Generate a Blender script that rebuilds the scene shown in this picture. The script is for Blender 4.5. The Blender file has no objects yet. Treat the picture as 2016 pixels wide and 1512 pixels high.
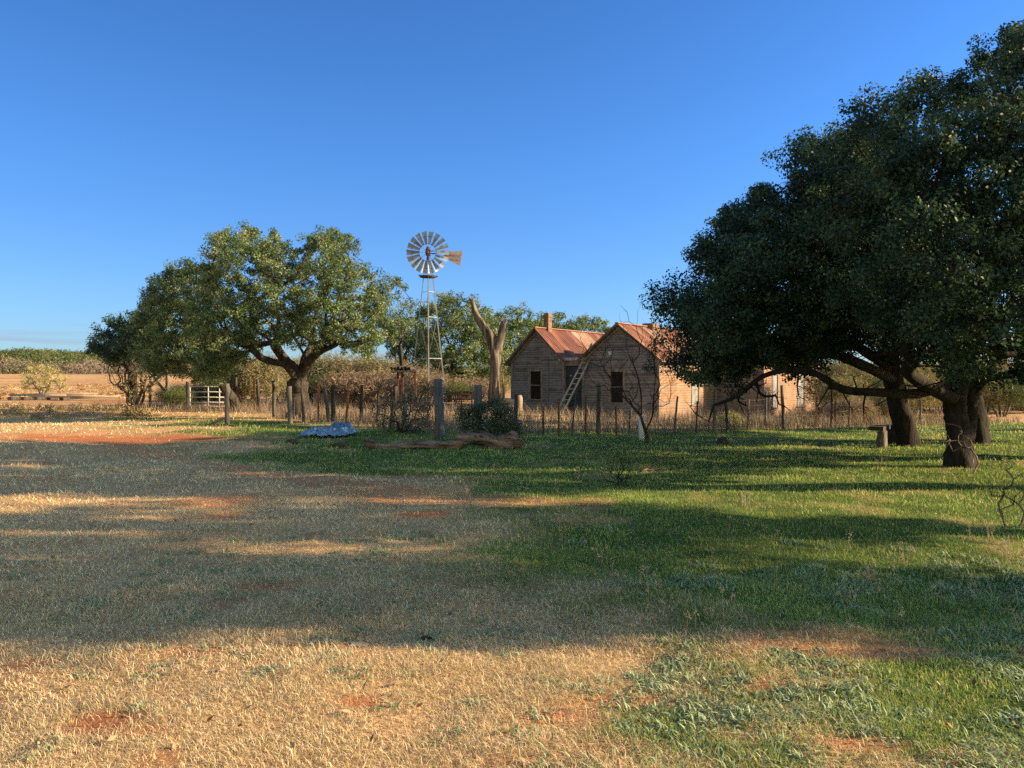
import bpy, math, random
import numpy as np
from mathutils import Vector, Matrix, Euler

random.seed(7)
RNG = np.random.default_rng(11)
scene = bpy.context.scene
COL = scene.collection
F, CX, HY, CAMZ = 1512.0, 1008.0, 750.0, 1.65      # photo focal length (px), centre, horizon, eye height
SUN_AZ = math.radians(6)                          # how far the sun stands behind the viewer's right hand
SUN_EL = math.radians(18.5)
SUN = np.array([math.cos(SUN_AZ) * math.cos(SUN_EL), -math.sin(SUN_AZ) * math.cos(SUN_EL), math.sin(SUN_EL)])

# ------------------------------------------------------------------ helpers
def sstep(a, b, x):
    t = np.clip((np.asarray(x, float) - a) / (b - a), 0, 1)
    return t * t * (3 - 2 * t)

_LAT = np.random.default_rng(3).random((256, 256))
def vnoise(x, y, seed=0):
    x = np.asarray(x, float) + seed * 17.31
    y = np.asarray(y, float) + seed * 41.77
    xi = np.floor(x).astype(int); yi = np.floor(y).astype(int)
    fx = x - xi; fy = y - yi
    fx = fx * fx * (3 - 2 * fx); fy = fy * fy * (3 - 2 * fy)
    a = _LAT[xi & 255, yi & 255]; b = _LAT[(xi + 1) & 255, yi & 255]
    c = _LAT[xi & 255, (yi + 1) & 255]; d = _LAT[(xi + 1) & 255, (yi + 1) & 255]
    return (a * (1 - fx) + b * fx) * (1 - fy) + (c * (1 - fx) + d * fx) * fy
def fbm(x, y, seed=0, oct=4):
    s = 0; a = 1; n = 0
    x = np.asarray(x, float); y = np.asarray(y, float)
    for i in range(oct):
        s = s + a * vnoise(x * 2 ** i, y * 2 ** i, seed + i * 5); n += a; a *= .5
    return s / n

def gz(x, y):
    """terrain height"""
    x = np.asarray(x, float); y = np.asarray(y, float)
    r = np.hypot(x, y)
    z = -.4 * sstep(-1, 8, x) * sstep(25, 40, y)
    near = sstep(1, 5, r) * (1 - sstep(60, 140, r))
    z = z + near * ((fbm(x * .35, y * .35, 1, 3) - .5) * .16 + (fbm(x * 1.7, y * 1.7, 2, 2) - .5) * .05)
    # hollow of the red dirt and the little bank before it
    e = ((x + 11.0) / 4.2) ** 2 + ((y - 22.3) / 2.6) ** 2
    z = z - .16 * np.exp(-e)
    z = z + .16 * np.exp(-((y - 18.6 + .10 * (x + 9)) / 1.0) ** 2) * sstep(-3, -7, x) * sstep(-17, -13, x)
    z = z + np.where(y > 0, 3.4 * sstep(85, 220, r) + .006 * np.maximum(r - 220, 0), 0)
    az = np.degrees(np.arctan2(x, np.maximum(y, 1e-3)))
    amp = 7 + 9 * sstep(-8, -24, az) + 3.0 * np.sin(az * .55) + 9 * (vnoise(az * .33, az * 0 + 4.2) - .5)
    z = z + np.where(y > 0, amp * sstep(420, 900, r), 0)
    return z
def g(x, y): return float(gz(x, y))
def pt(px, py, D):
    return np.array([(px - CX) / F * D, D, CAMZ - (py - HY) / F * D])
def gp(px, D, dz=0.0):
    x = (px - CX) / F * D
    return np.array([x, D, g(x, D) + dz])
def dbase(py, z=0.0): return (CAMZ - z) * F / (py - HY)

def tag(o, label=None, cat=None, group=None, kind=None):
    if label: o['label'] = label
    if cat: o['category'] = cat
    if group: o['group'] = group
    if kind: o['kind'] = kind
    return o
def empty(name, loc, label, cat, group=None, rz=0.0):
    o = bpy.data.objects.new(name, None); COL.objects.link(o)
    o.location = loc; o.rotation_euler = (0, 0, rz); o.empty_display_size = .3
    return tag(o, label, cat, group)
def link(name, me, mat, parent=None):
    if mat is not None and not me.materials: me.materials.append(mat)
    o = bpy.data.objects.new(name, me); COL.objects.link(o)
    if parent is not None: o.parent = parent
    return o
def np_mesh(name, V, Fc, col=None, smooth=False, uv=None):
    V = np.asarray(V, np.float32); Fc = np.asarray(Fc, np.int32)
    me = bpy.data.meshes.new(name)
    nf, k = Fc.shape
    me.vertices.add(len(V)); me.vertices.foreach_set('co', V.ravel())
    me.loops.add(nf * k); me.loops.foreach_set('vertex_index', Fc.ravel())
    me.polygons.add(nf)
    me.polygons.foreach_set('loop_start', np.arange(0, nf * k, k, dtype=np.int32))
    me.polygons.foreach_set('loop_total', np.full(nf, k, np.int32))
    if smooth: me.polygons.foreach_set('use_smooth', np.ones(nf, bool))
    me.update(calc_edges=True)
    if col is not None:
        a = me.attributes.new('col', 'FLOAT_COLOR', 'POINT')
        c = np.ones((len(V), 4), np.float32); c[:, :3] = col
        a.data.foreach_set('color', c.ravel())
    return me

class MB:
    """collects polygons; origin o: everything is given in world space and stored relative to o"""
    def __init__(s, o=(0, 0, 0)):
        s.v = []; s.f = []; s.c = []; s.sm = []; s.o = np.array(o, float)
    def add(s, vs, fs, c=.5, smooth=False):
        b = len(s.v)
        s.v += [tuple(np.asarray(p, float) - s.o) for p in vs]
        s.f += [tuple(b + i for i in q) for q in fs]
        cc = c if isinstance(c, (tuple, list, np.ndarray)) else (c, c, c)
        s.c += [cc] * len(vs); s.sm += [smooth] * len(fs)
    def box(s, cen, size, M=None, c=.5, taper=1.0):
        hx, hy, hz = [q / 2 for q in size]
        vs = []
        for z in (-1, 1):
            t = 1 if z < 0 else taper
            for x, y in ((-1, -1), (1, -1), (1, 1), (-1, 1)):
                p = Vector((x * hx * t, y * hy * t, z * hz))
                if M is not None: p = M @ p
                vs.append((p.x + cen[0], p.y + cen[1], p.z + cen[2]))
        s.add(vs, [(3, 2, 1, 0), (4, 5, 6, 7), (0, 1, 5, 4), (1, 2, 6, 5), (2, 3, 7, 6), (3, 0, 4, 7)], c)
    def bar(s, a, b, w, h, c=.5, up=(0, 0, 1)):
        a = Vector(a); b = Vector(b); d = (b - a); L = d.length; d.normalize()
        x = d.cross(Vector(up))
        if x.length < 1e-3: x = d.cross(Vector((0, 1, 0)))
        x.normalize(); y = x.cross(d)
        vs = []
        for p in (a, b):
            for i, j in ((-1, -1), (1, -1), (1, 1), (-1, 1)):
                q = p + x * (w / 2 * i) + y * (h / 2 * j); vs.append(tuple(q))
        s.add(vs, [(3, 2, 1, 0), (4, 5, 6, 7), (0, 1, 5, 4), (1, 2, 6, 5), (2, 3, 7, 6), (3, 0, 4, 7)], c)
    def tube(s, P, R, k=8, c=.5, wob=0.0, seed=0, cap=True):
        V, Q = sweep(np.asarray(P, float), np.asarray(R, float) * np.ones(len(P)), k, wob, seed)
        n = len(P)
        fs = [tuple(q) for q in Q]
        if cap: fs += [tuple(range(k))[::-1], tuple(range((n - 1) * k, n * k))]
        s.add(V, fs, c, True)
    def build(s, name, mat, parent=None):
        me = bpy.data.meshes.new(name)
        me.from_pydata(s.v, [], s.f); me.update()
        me.polygons.foreach_set('use_smooth', s.sm)
        a = me.attributes.new('col', 'FLOAT_COLOR', 'POINT')
        c = np.ones((len(s.v), 4), np.float32); c[:, :3] = np.array(s.c, np.float32).reshape(-1, 3)
        a.data.foreach_set('color', c.ravel())
        return link(name, me, mat, parent)

def sweep(P, R, k, wob=0.0, seed=0):
    """rings along a polyline -> verts, quads"""
    n = len(P)
    T = np.gradient(P, axis=0); T /= np.linalg.norm(T, axis=1, keepdims=True) + 1e-9
    ref = np.array([0, 0, 1.0]) if abs(T[0, 2]) < .8 else np.array([1.0, 0, 0])
    N = np.zeros_like(P); u = np.cross(T[0], ref); u /= np.linalg.norm(u)
    for i in range(n):
        u = u - T[i] * np.dot(u, T[i]); u /= np.linalg.norm(u) + 1e-9; N[i] = u
    B = np.cross(T, N)
    a = np.arange(k) / k * 2 * np.pi
    rr = np.repeat(R[:, None], k, 1)
    if wob:
        r = np.random.default_rng(seed)
        ph = r.random(4) * 6.28
        i = np.arange(n)[:, None]
        rr = rr * (1 + wob * (np.sin(3 * a + ph[0] + i * .35) + .6 * np.sin(5 * a + ph[1] - i * .5)) + wob * .5 * r.normal(size=(n, k)))
    V = P[:, None, :] + rr[:, :, None] * (np.cos(a)[None, :, None] * N[:, None, :] + np.sin(a)[None, :, None] * B[:, None, :])
    idx = np.arange(n * k).reshape(n, k)
    q = np.stack([idx[:-1], np.roll(idx, -1, 1)[:-1], np.roll(idx, -1, 1)[1:], idx[1:]], -1).reshape(-1, 4)
    return V.reshape(-1, 3), q

def smooth_path(P, m=4):
    """Catmull-Rom"""
    P = np.asarray(P, float); n = len(P); out = []
    for i in range(n - 1):
        p0 = P[max(i - 1, 0)]; p1 = P[i]; p2 = P[i + 1]; p3 = P[min(i + 2, n - 1)]
        for t in np.arange(m) / m:
            out.append(.5 * ((2 * p1) + (-p0 + p2) * t + (2 * p0 - 5 * p1 + 4 * p2 - p3) * t * t + (-p0 + 3 * p1 - 3 * p2 + p3) * t ** 3))
    out.append(P[-1])
    return np.array(out)

# ------------------------------------------------------------------ materials
def new_mat(name):
    m = bpy.data.materials.new(name); m.use_nodes = True
    nt = m.node_tree; nt.nodes.clear()
    out = nt.nodes.new('ShaderNodeOutputMaterial')
    return m, nt, nt.nodes, nt.links, out
def ramp(N, stops):
    r = N.new('ShaderNodeValToRGB')
    e = r.color_ramp.elements
    while len(e) > 1: e.remove(e[-1])
    e[0].position = stops[0][0]; e[0].color = (*stops[0][1], 1)
    for p, c in stops[1:]:
        q = e.new(p); q.color = (*c, 1)
    return r
def noise(N, L, vec, scale, detail=4, rough=.6):
    n = N.new('ShaderNodeTexNoise'); n.inputs['Scale'].default_value = scale
    n.inputs['Detail'].default_value = detail; n.inputs['Roughness'].default_value = rough
    if vec is not None: L.new(vec, n.inputs['Vector'])
    return n
def coords(N, L, stretch=(1, 1, 1), rz=0.0):
    t = N.new('ShaderNodeTexCoord'); m = N.new('ShaderNodeMapping')
    m.inputs['Scale'].default_value = stretch; m.inputs['Rotation'].default_value = (0, 0, rz)
    L.new(t.outputs['Object'], m.inputs['Vector'])
    return m.outputs['Vector']
def mixc(N, L, a, b, fac, mode='MIX'):
    m = N.new('ShaderNodeMix'); m.data_type = 'RGBA'; m.blend_type = mode
    for sock, v in ((m.inputs[6], a), (m.inputs[7], b)):
        if isinstance(v, (tuple, list)): sock.default_value = (*v, 1) if len(v) == 3 else v
        else: L.new(v, sock)
    if isinstance(fac, (int, float)): m.inputs[0].default_value = fac
    else: L.new(fac, m.inputs[0])
    return m.outputs[2]
def surf(name, stops, scale=6, stretch=(1, 1, 1), rough=.85, bump=.3, bscale=None, attr=.0, metal=0.0, detail=6, spec=.25, rz=0.0):
    """noise ramp material; attr = how much the mesh's 'col' value shifts the ramp"""
    m, nt, N, L, out = new_mat(name)
    v = coords(N, L, stretch, rz)
    n = noise(N, L, v, scale, detail)
    f = n.outputs['Fac']
    if attr:
        at = N.new('ShaderNodeAttribute'); at.attribute_name = 'col'
        s = N.new('ShaderNodeMath'); s.operation = 'MULTIPLY_ADD'
        L.new(at.outputs['Fac'], s.inputs[0]); s.inputs[1].default_value = attr; s.inputs[2].default_value = -attr / 2
        ad = N.new('ShaderNodeMath'); ad.operation = 'ADD'; L.new(f, ad.inputs[0]); L.new(s.outputs[0], ad.inputs[1])
        f = ad.outputs[0]
    r = ramp(N, stops); L.new(f, r.inputs['Fac'])
    b = N.new('ShaderNodeBsdfPrincipled')
    L.new(r.outputs['Color'], b.inputs['Base Color'])
    b.inputs['Roughness'].default_value = rough; b.inputs['Metallic'].default_value = metal
    b.inputs['Specular IOR Level'].default_value = spec
    if bump:
        n2 = noise(N, L, v, bscale or scale * 2.5, 6, .65)
        bp = N.new('ShaderNodeBump'); bp.inputs['Strength'].default_value = bump; bp.inputs['Distance'].default_value = .05
        L.new(n2.outputs['Fac'], bp.inputs['Height']); L.new(bp.outputs['Normal'], b.inputs['Normal'])
    L.new(b.outputs['BSDF'], out.inputs['Surface'])
    return m
def leaf_mat(name, rough=.55, trans=.28, spec=.22, gain=1.0):
    m, nt, N, L, out = new_mat(name)
    at = N.new('ShaderNodeAttribute'); at.attribute_name = 'col'
    c = at.outputs['Color']
    if gain != 1: c = mixc(N, L, c, (gain, gain, gain), 1.0, 'MULTIPLY')
    b = N.new('ShaderNodeBsdfPrincipled'); b.inputs['Roughness'].default_value = rough
    b.inputs['Specular IOR Level'].default_value = spec
    L.new(c, b.inputs['Base Color'])
    t = N.new('ShaderNodeBsdfTranslucent')
    L.new(mixc(N, L, c, (1.25, 1.2, .6), 1.0, 'MULTIPLY'), t.inputs['Color'])
    mx = N.new('ShaderNodeMixShader'); mx.inputs[0].default_value = trans
    L.new(b.outputs['BSDF'], mx.inputs[1]); L.new(t.outputs['BSDF'], mx.inputs[2])
    L.new(mx.outputs[0], out.inputs['Surface'])
    return m

M = {}
M['leaf'] = leaf_mat('oak leaves')
M['grass'] = leaf_mat('grass blades', .6, .3, .2)
M['scrub'] = leaf_mat('scrub twigs', .8, .15, .1)
M['bark'] = surf('oak bark', [(.3, (.012, .010, .008)), (.5, (.04, .034, .028)), (.72, (.09, .078, .064))], 7, (1, 1, .28), .95, .9, 16)
M['bark_shaded'] = surf('shaded dark oak bark', [(.3, (.006, .005, .004)), (.5, (.017, .014, .012)), (.72, (.042, .036, .03))], 9, (1, 1, .28), .95, 1.0, 18)  # oak bark darkened so the crowns' shade sits in its colour
M['bark_light'] = surf('pale lichen bark', [(.3, (.04, .034, .028)), (.5, (.13, .11, .09)), (.72, (.24, .215, .18))], 6, (1, 1, .3), .95, .9, 15)
M['deadwood'] = surf('bleached dead wood', [(.38, (0.0255, 0.0204, 0.0179)), (.46, (0.0935, 0.0765, 0.0638)), (.6, (0.17, 0.14, 0.117)), (.75, (0.272, 0.23, 0.191))], 4, (2.2, 2.2, .16), .9, 1.0, 9)
M['logwood'] = surf('rotting log wood', [(.36, (.025, .018, .015)), (.47, (.13, .095, .075)), (.72, (.32, .255, .205))], 4, (.35, 2.6, 2.6), .92, .9, 11)
M['post'] = surf('grey cedar post', [(.3, (.024, .022, .021)), (.5, (.07, .064, .059)), (.72, (.15, .138, .125))], 9, (1, 1, .12), .92, .7, 24, attr=.35)
M['railtie'] = surf('blue grey treated post', [(.3, (.035, .042, .05)), (.5, (.085, .10, .115)), (.72, (.15, .172, .195))], 9, (1, 1, .1), .9, .6, 20)
M['rust'] = surf('rusty steel', [(.3, (.05, .025, .015)), (.5, (.12, .055, .03)), (.72, (.23, .11, .06))], 12, (1, 1, 1), .85, .2, attr=.2)
M['galv'] = surf('galvanised steel', [(.3, (.30, .31, .32)), (.5, (.45, .46, .46)), (.72, (.60, .60, .58))], 4, (1, 1, 1), .42, .05, metal=.55, spec=.5)
M['galv_blade'] = surf('worn galvanised sheet', [(.25, (0.16, 0.176, 0.208)), (.42, (0.216, 0.264, 0.344)), (.7, (0.304, 0.368, 0.48))], 2.2, (1, 1, 1), .45, .06, metal=.2, spec=.5)
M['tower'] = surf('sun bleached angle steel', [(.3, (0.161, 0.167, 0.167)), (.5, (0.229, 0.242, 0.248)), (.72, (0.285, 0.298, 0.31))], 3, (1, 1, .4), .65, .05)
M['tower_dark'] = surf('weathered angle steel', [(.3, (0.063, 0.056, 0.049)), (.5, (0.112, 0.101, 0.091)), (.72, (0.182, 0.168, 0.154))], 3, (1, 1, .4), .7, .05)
M['dark_iron'] = surf('dark oily iron', [(.3, (.03, .022, .02)), (.55, (.09, .055, .045)), (.75, (.18, .10, .07))], 6, (1, 1, 1), .6, .2)
M['vane'] = surf('faded tail sheet', [(.3, (.26, .20, .18)), (.48, (.36, .33, .32)), (.66, (.34, .18, .14))], 2.6, (1, 1, 1), .6, .05)
M['vane_red'] = surf('faded red paint', [(.35, (0.2, 0.052, 0.032)), (.55, (0.24, 0.088, 0.06)), (.72, (0.248, 0.168, 0.136))], 9, (1, 1, 1), .7, 0)
M['concrete'] = surf('old concrete', [(.3, (0.156, 0.126, 0.102)), (.5, (0.228, 0.192, 0.156)), (.7, (0.288, 0.252, 0.21))], 3, (1, 1, 1), .9, .3)
M['stone'] = surf('pale limestone', [(.3, (0.192, 0.168, 0.138)), (.5, (0.3, 0.27, 0.228)), (.7, (0.372, 0.342, 0.294))], 5, (1, 1, 1), .9, .5)
M['brick'] = surf('chimney brick', [(.3, (0.088, 0.0495, 0.033)), (.5, (0.187, 0.11, 0.0715)), (.7, (0.275, 0.198, 0.143))], 6, (1, 1, 2.2), .9, .5)
M['trim'] = surf('weathered trim boards', [(.3, (.09, .075, .064)), (.5, (.18, .15, .13)), (.72, (.28, .235, .20))], 7, (1, 1, .3), .9, .4, attr=.2)
M['ladder'] = surf('silvered ladder wood', [(.3, (.16, .14, .12)), (.5, (.30, .27, .235)), (.72, (.44, .40, .35))], 8, (1, 1, .3), .85, .3)
M['dark_wood'] = surf('dark aged wood', [(.3, (.02, .017, .015)), (.55, (.06, .05, .042)), (.75, (.11, .09, .075))], 8, (1, 1, .2), .9, .4)  # plain dark brown tone for old timber and sticks
M['tin'] = surf('dull roof flashing', [(.3, (0.216, 0.222, 0.228)), (.5, (0.312, 0.318, 0.324)), (.7, (0.396, 0.396, 0.396))], 3, (1, 1, 1), .5, .05, metal=.3)
M['door'] = surf('dark slate blue door', [(.3, (.014, .020, .026)), (.55, (.024, .032, .040)), (.75, (.04, .05, .058))], 6, (1, 1, .3), .6, .1)
M['white'] = surf('chalky white paint', [(.3, (.30, .31, .31)), (.55, (.40, .42, .43)), (.75, (.46, .47, .47))], 4, (1, 1, .4), .6, .1)
M['curtain'] = surf('whitened glass', [(.3, (0.132, 0.144, 0.162)), (.5, (0.216, 0.228, 0.246)), (.7, (0.312, 0.318, 0.324))], 2, (1, 1, .5), .35, 0, spec=.5)
M['pole'] = surf('pale peeled poles', [(.3, (0.204, 0.156, 0.108)), (.5, (0.276, 0.222, 0.162)), (.7, (0.348, 0.294, 0.228))], 3, (.3, 1, 1), .85, .2)
M['pvc'] = surf('pale blue white pipe', [(.3, (.44, .50, .52)), (.55, (.56, .62, .64)), (.75, (.66, .70, .70))], 4, (1, 1, .4), .5, .05)
M['wire'] = surf('old fence wire', [(.3, (.09, .075, .065)), (.6, (.2, .18, .17))], 8, (1, 1, 1), .6, 0, metal=.4)

def glass_mat():
    m, nt, N, L, out = new_mat('dark old window glass')
    v = coords(N, L, (1, 1, 1))
    n = noise(N, L, v, 3, 3)
    r = ramp(N, [(.3, (.004, .003, .003)), (.7, (.014, .010, .010))]); L.new(n.outputs['Fac'], r.inputs['Fac'])
    b = N.new('ShaderNodeBsdfPrincipled'); b.inputs['Roughness'].default_value = .25
    b.inputs['Specular IOR Level'].default_value = .08
    L.new(r.outputs['Color'], b.inputs['Base Color']); L.new(b.outputs[0], out.inputs[0])
    return m
M['glass'] = glass_mat()

def siding_mat():
    m, nt, N, L, out = new_mat('bare weathered clapboard')
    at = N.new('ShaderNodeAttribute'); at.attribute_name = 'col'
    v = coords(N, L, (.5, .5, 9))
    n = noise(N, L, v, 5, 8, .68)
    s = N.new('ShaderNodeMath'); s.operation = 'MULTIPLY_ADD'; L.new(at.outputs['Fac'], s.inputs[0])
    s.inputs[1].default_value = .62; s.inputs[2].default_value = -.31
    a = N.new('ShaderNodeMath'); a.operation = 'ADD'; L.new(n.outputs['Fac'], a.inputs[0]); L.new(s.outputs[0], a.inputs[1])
    r = ramp(N, [(.22, (.07, .05, .04)), (.38, (.172, .17, .182)), (.52, (.225, .202, .198)), (.66, (.27, .165, .098)), (.85, (.31, .18, .10))])  # greyer stops for shaded fronts, orange for sunlit walls: light put into colour
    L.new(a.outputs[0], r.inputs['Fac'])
    # dark weather stains in broad blotches
    n2 = noise(N, L, coords(N, L, (1, 1, .6)), .9, 5, .65)
    r2 = ramp(N, [(.36, (.62, .6, .58)), (.55, (1, 1, 1))]); L.new(n2.outputs['Fac'], r2.inputs['Fac'])
    c = mixc(N, L, r.outputs['Color'], r2.outputs['Color'], .8, 'MULTIPLY')
    b = N.new('ShaderNodeBsdfPrincipled'); b.inputs['Roughness'].default_value = .92; b.inputs['Specular IOR Level'].default_value = .15
    L.new(c, b.inputs['Base Color'])
    bp = N.new('ShaderNodeBump'); bp.inputs['Strength'].default_value = .5; bp.inputs['Distance'].default_value = .02
    L.new(n.outputs['Fac'], bp.inputs['Height']); L.new(bp.outputs['Normal'], b.inputs['Normal'])
    L.new(b.outputs[0], out.inputs[0])
    return m
M['siding'] = siding_mat()

def roof_mat():
    m, nt, N, L, out = new_mat('rusty sheet metal roof')
    at = N.new('ShaderNodeAttribute'); at.attribute_name = 'col'     # r: sheet tone, g: along slope, b: across (m)
    sep = N.new('ShaderNodeSeparateColor'); L.new(at.outputs['Color'], sep.inputs[0])
    cb = N.new('ShaderNodeCombineXYZ')
    mu = N.new('ShaderNodeMath'); mu.operation = 'MULTIPLY'; L.new(sep.outputs[1], mu.inputs[0]); mu.inputs[1].default_value = .22
    L.new(mu.outputs[0], cb.inputs[0]); L.new(sep.outputs[2], cb.inputs[1])
    n = noise(N, L, cb.outputs[0], 4.2, 6, .62)
    n3 = noise(N, L, cb.outputs[0], 1.1, 3, .5)
    s = N.new('ShaderNodeMath'); s.operation = 'MULTIPLY_ADD'; L.new(sep.outputs[0], s.inputs[0]); s.inputs[1].default_value = .42; s.inputs[2].default_value = -.21
    a = N.new('ShaderNodeMath'); a.operation = 'ADD'; L.new(n.outputs['Fac'], a.inputs[0]); L.new(s.outputs[0], a.inputs[1])
    r = ramp(N, [(.25, (.06, .022, .016)), (.40, (.145, .05, .03)), (.52, (.235, .095, .052)), (.63, (.31, .19, .115)), (.76, (.34, .31, .28))])
    L.new(a.outputs[0], r.inputs['Fac'])
    b = N.new('ShaderNodeBsdfPrincipled'); b.inputs['Roughness'].default_value = .72; b.inputs['Metallic'].default_value = .1
    L.new(mixc(N, L, r.outputs['Color'], (.16, .055, .035), .2), b.inputs['Base Color'])
    L.new(b.outputs[0], out.inputs[0])
    return m
M['roof'] = roof_mat()

def tarp_mat():
    m, nt, N, L, out = new_mat('sun worn blue tarp')
    v = coords(N, L, (1, 1, 1))
    n = noise(N, L, v, 9, 5, .7)
    at = N.new('ShaderNodeAttribute'); at.attribute_name = 'col'
    r = ramp(N, [(.36, (.03, .07, .15)), (.52, (.10, .20, .34)), (.64, (.20, .30, .42)), (.80, (.38, .44, .50))])
    a = N.new('ShaderNodeMath'); a.operation = 'ADD'; L.new(n.outputs['Fac'], a.inputs[0])
    s = N.new('ShaderNodeMath'); s.operation = 'MULTIPLY_ADD'; L.new(at.outputs['Fac'], s.inputs[0]); s.inputs[1].default_value = .3; s.inputs[2].default_value = -.15
    L.new(s.outputs[0], a.inputs[1]); L.new(a.outputs[0], r.inputs['Fac'])
    b = N.new('ShaderNodeBsdfPrincipled'); b.inputs['Roughness'].default_value = .5
    L.new(r.outputs['Color'], b.inputs['Base Color']); L.new(b.outputs[0], out.inputs[0])
    return m
M['tarp'] = tarp_mat()

# ------------------------------------------------------------------ ground
XB = np.array([(0, 1.4), (3, 1.0), (4.5, .8), (7.1, .4), (10, 0), (13, -2.2), (16.6, -5.0), (20, -7.4), (25, -10), (38, -20), (45, -28), (60, -40)])
def masks(x, y):
    """green grass, bare red dirt (0..1)"""
    x = np.asarray(x, float); y = np.asarray(y, float)
    xb = np.interp(y, XB[:, 0], XB[:, 1])
    n = fbm(x * .55, y * .55, 21, 4) - .5
    n2 = fbm(x * 2.3, y * 2.3, 23, 3) - .5
    w = .45 + .09 * np.clip(y, 0, 30)
    gr = sstep(-1, 1, (x - xb) / w + n * 3.4 + n2 * 1.3)
    # green stops behind the fence, where tall straw takes over, and fades in the far pasture
    fence = np.interp(x, [-30, -10, -3.5, 0, 12, 16, 22], [40, 30, 24, 23.5, 25.5, 30, 34])
    gr = gr * (1 - .55 * (1 - sstep(4.2, 6.0, y)) * sstep(.40, .60, fbm(x * 1.9, y * 1.9, 35, 3)))
    gr = gr * (1 - .92 * sstep(0, 3, y - fence + n * 3))
    gr = gr * (1 - .35 * sstep(.62, .72, fbm(x * .9, y * .9, 31, 3)))
    def blob(cx, cy, rx, ry, k=1.0):
        return k * (1 - sstep(.35, 1.25, np.hypot((x - cx) / rx, (y - cy) / ry) + n * .9 + n2 * .6))
    d = np.zeros_like(x)
    for b in ((-11.6, 22.9, 4.4, 2.6, 1), (-8.6, 21.6, 2.6, 1.1, .8), (-1.05, 9.3, .42, .30, .9), (-4.0, 10.4, .7, .5, .55), (.4, 10.4, .7, .4, .5),
              (-1.98, 3.72, .22, .16, .95), (-.75, 3.9, .2, .09, .8), (.25, 3.75, .3, .1, .75), (1.25, 4.15, .45, .12, .75), (2.1, 4.7, .6, .14, .7), (1.6, 3.5, .3, .1, .7), (-2.9, 4.0, .25, .12, .8), (-2.0, 6.2, .40, .22, .7), (-1.9, 4.75, .30, .14, .55), (-2.8, 4.55, .25, .12, .6), (-1.7, 3.6, .14, .08, .7),
              (.62, 3.95, .40, .12, .7), (.50, 3.45, .30, .14, .55), (.1, 3.3, .3, .12, .5), (1.9, 4.9, .5, .2, .55), (-3.2, 12.8, 1.6, .7, .35), (-1.6, 13.2, 1.8, .5, .45),
              (-26, 37, 9, 2.0, .9), (-30, 43, 12, 1.6, .9), (-33, 51, 16, 2.5, .75), (-24, 64, 16, 5, .85), (-2, 56, 5, 3, .5)):
        d = np.maximum(d, blob(*b))
    tp = np.array([(.9, 10.2), (-1.6, 10.8), (-2.9, 12.3), (-5.2, 14.4), (-8.4, 17.6), (-11, 20.5)])
    td = np.full(x.shape, 1e9)
    for a_, b_ in zip(tp[:-1], tp[1:]):
        ab = b_ - a_; t_ = np.clip(((x - a_[0]) * ab[0] + (y - a_[1]) * ab[1]) / (ab @ ab), 0, 1)
        td = np.minimum(td, np.hypot(x - a_[0] - t_ * ab[0], y - a_[1] - t_ * ab[1]))
    d = np.maximum(d, .5 * (1 - sstep(.1, .75, td + n * 1.2 + n2 * .4)))
    d = np.maximum(d, .55 * sstep(.66, .76, fbm(x * 1.6, y * 1.6, 40, 4)) * (1 - gr) * (1 - sstep(14, 22, y)))
    gr = gr * (1 - .9 * d)
    return gr, d

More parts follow.
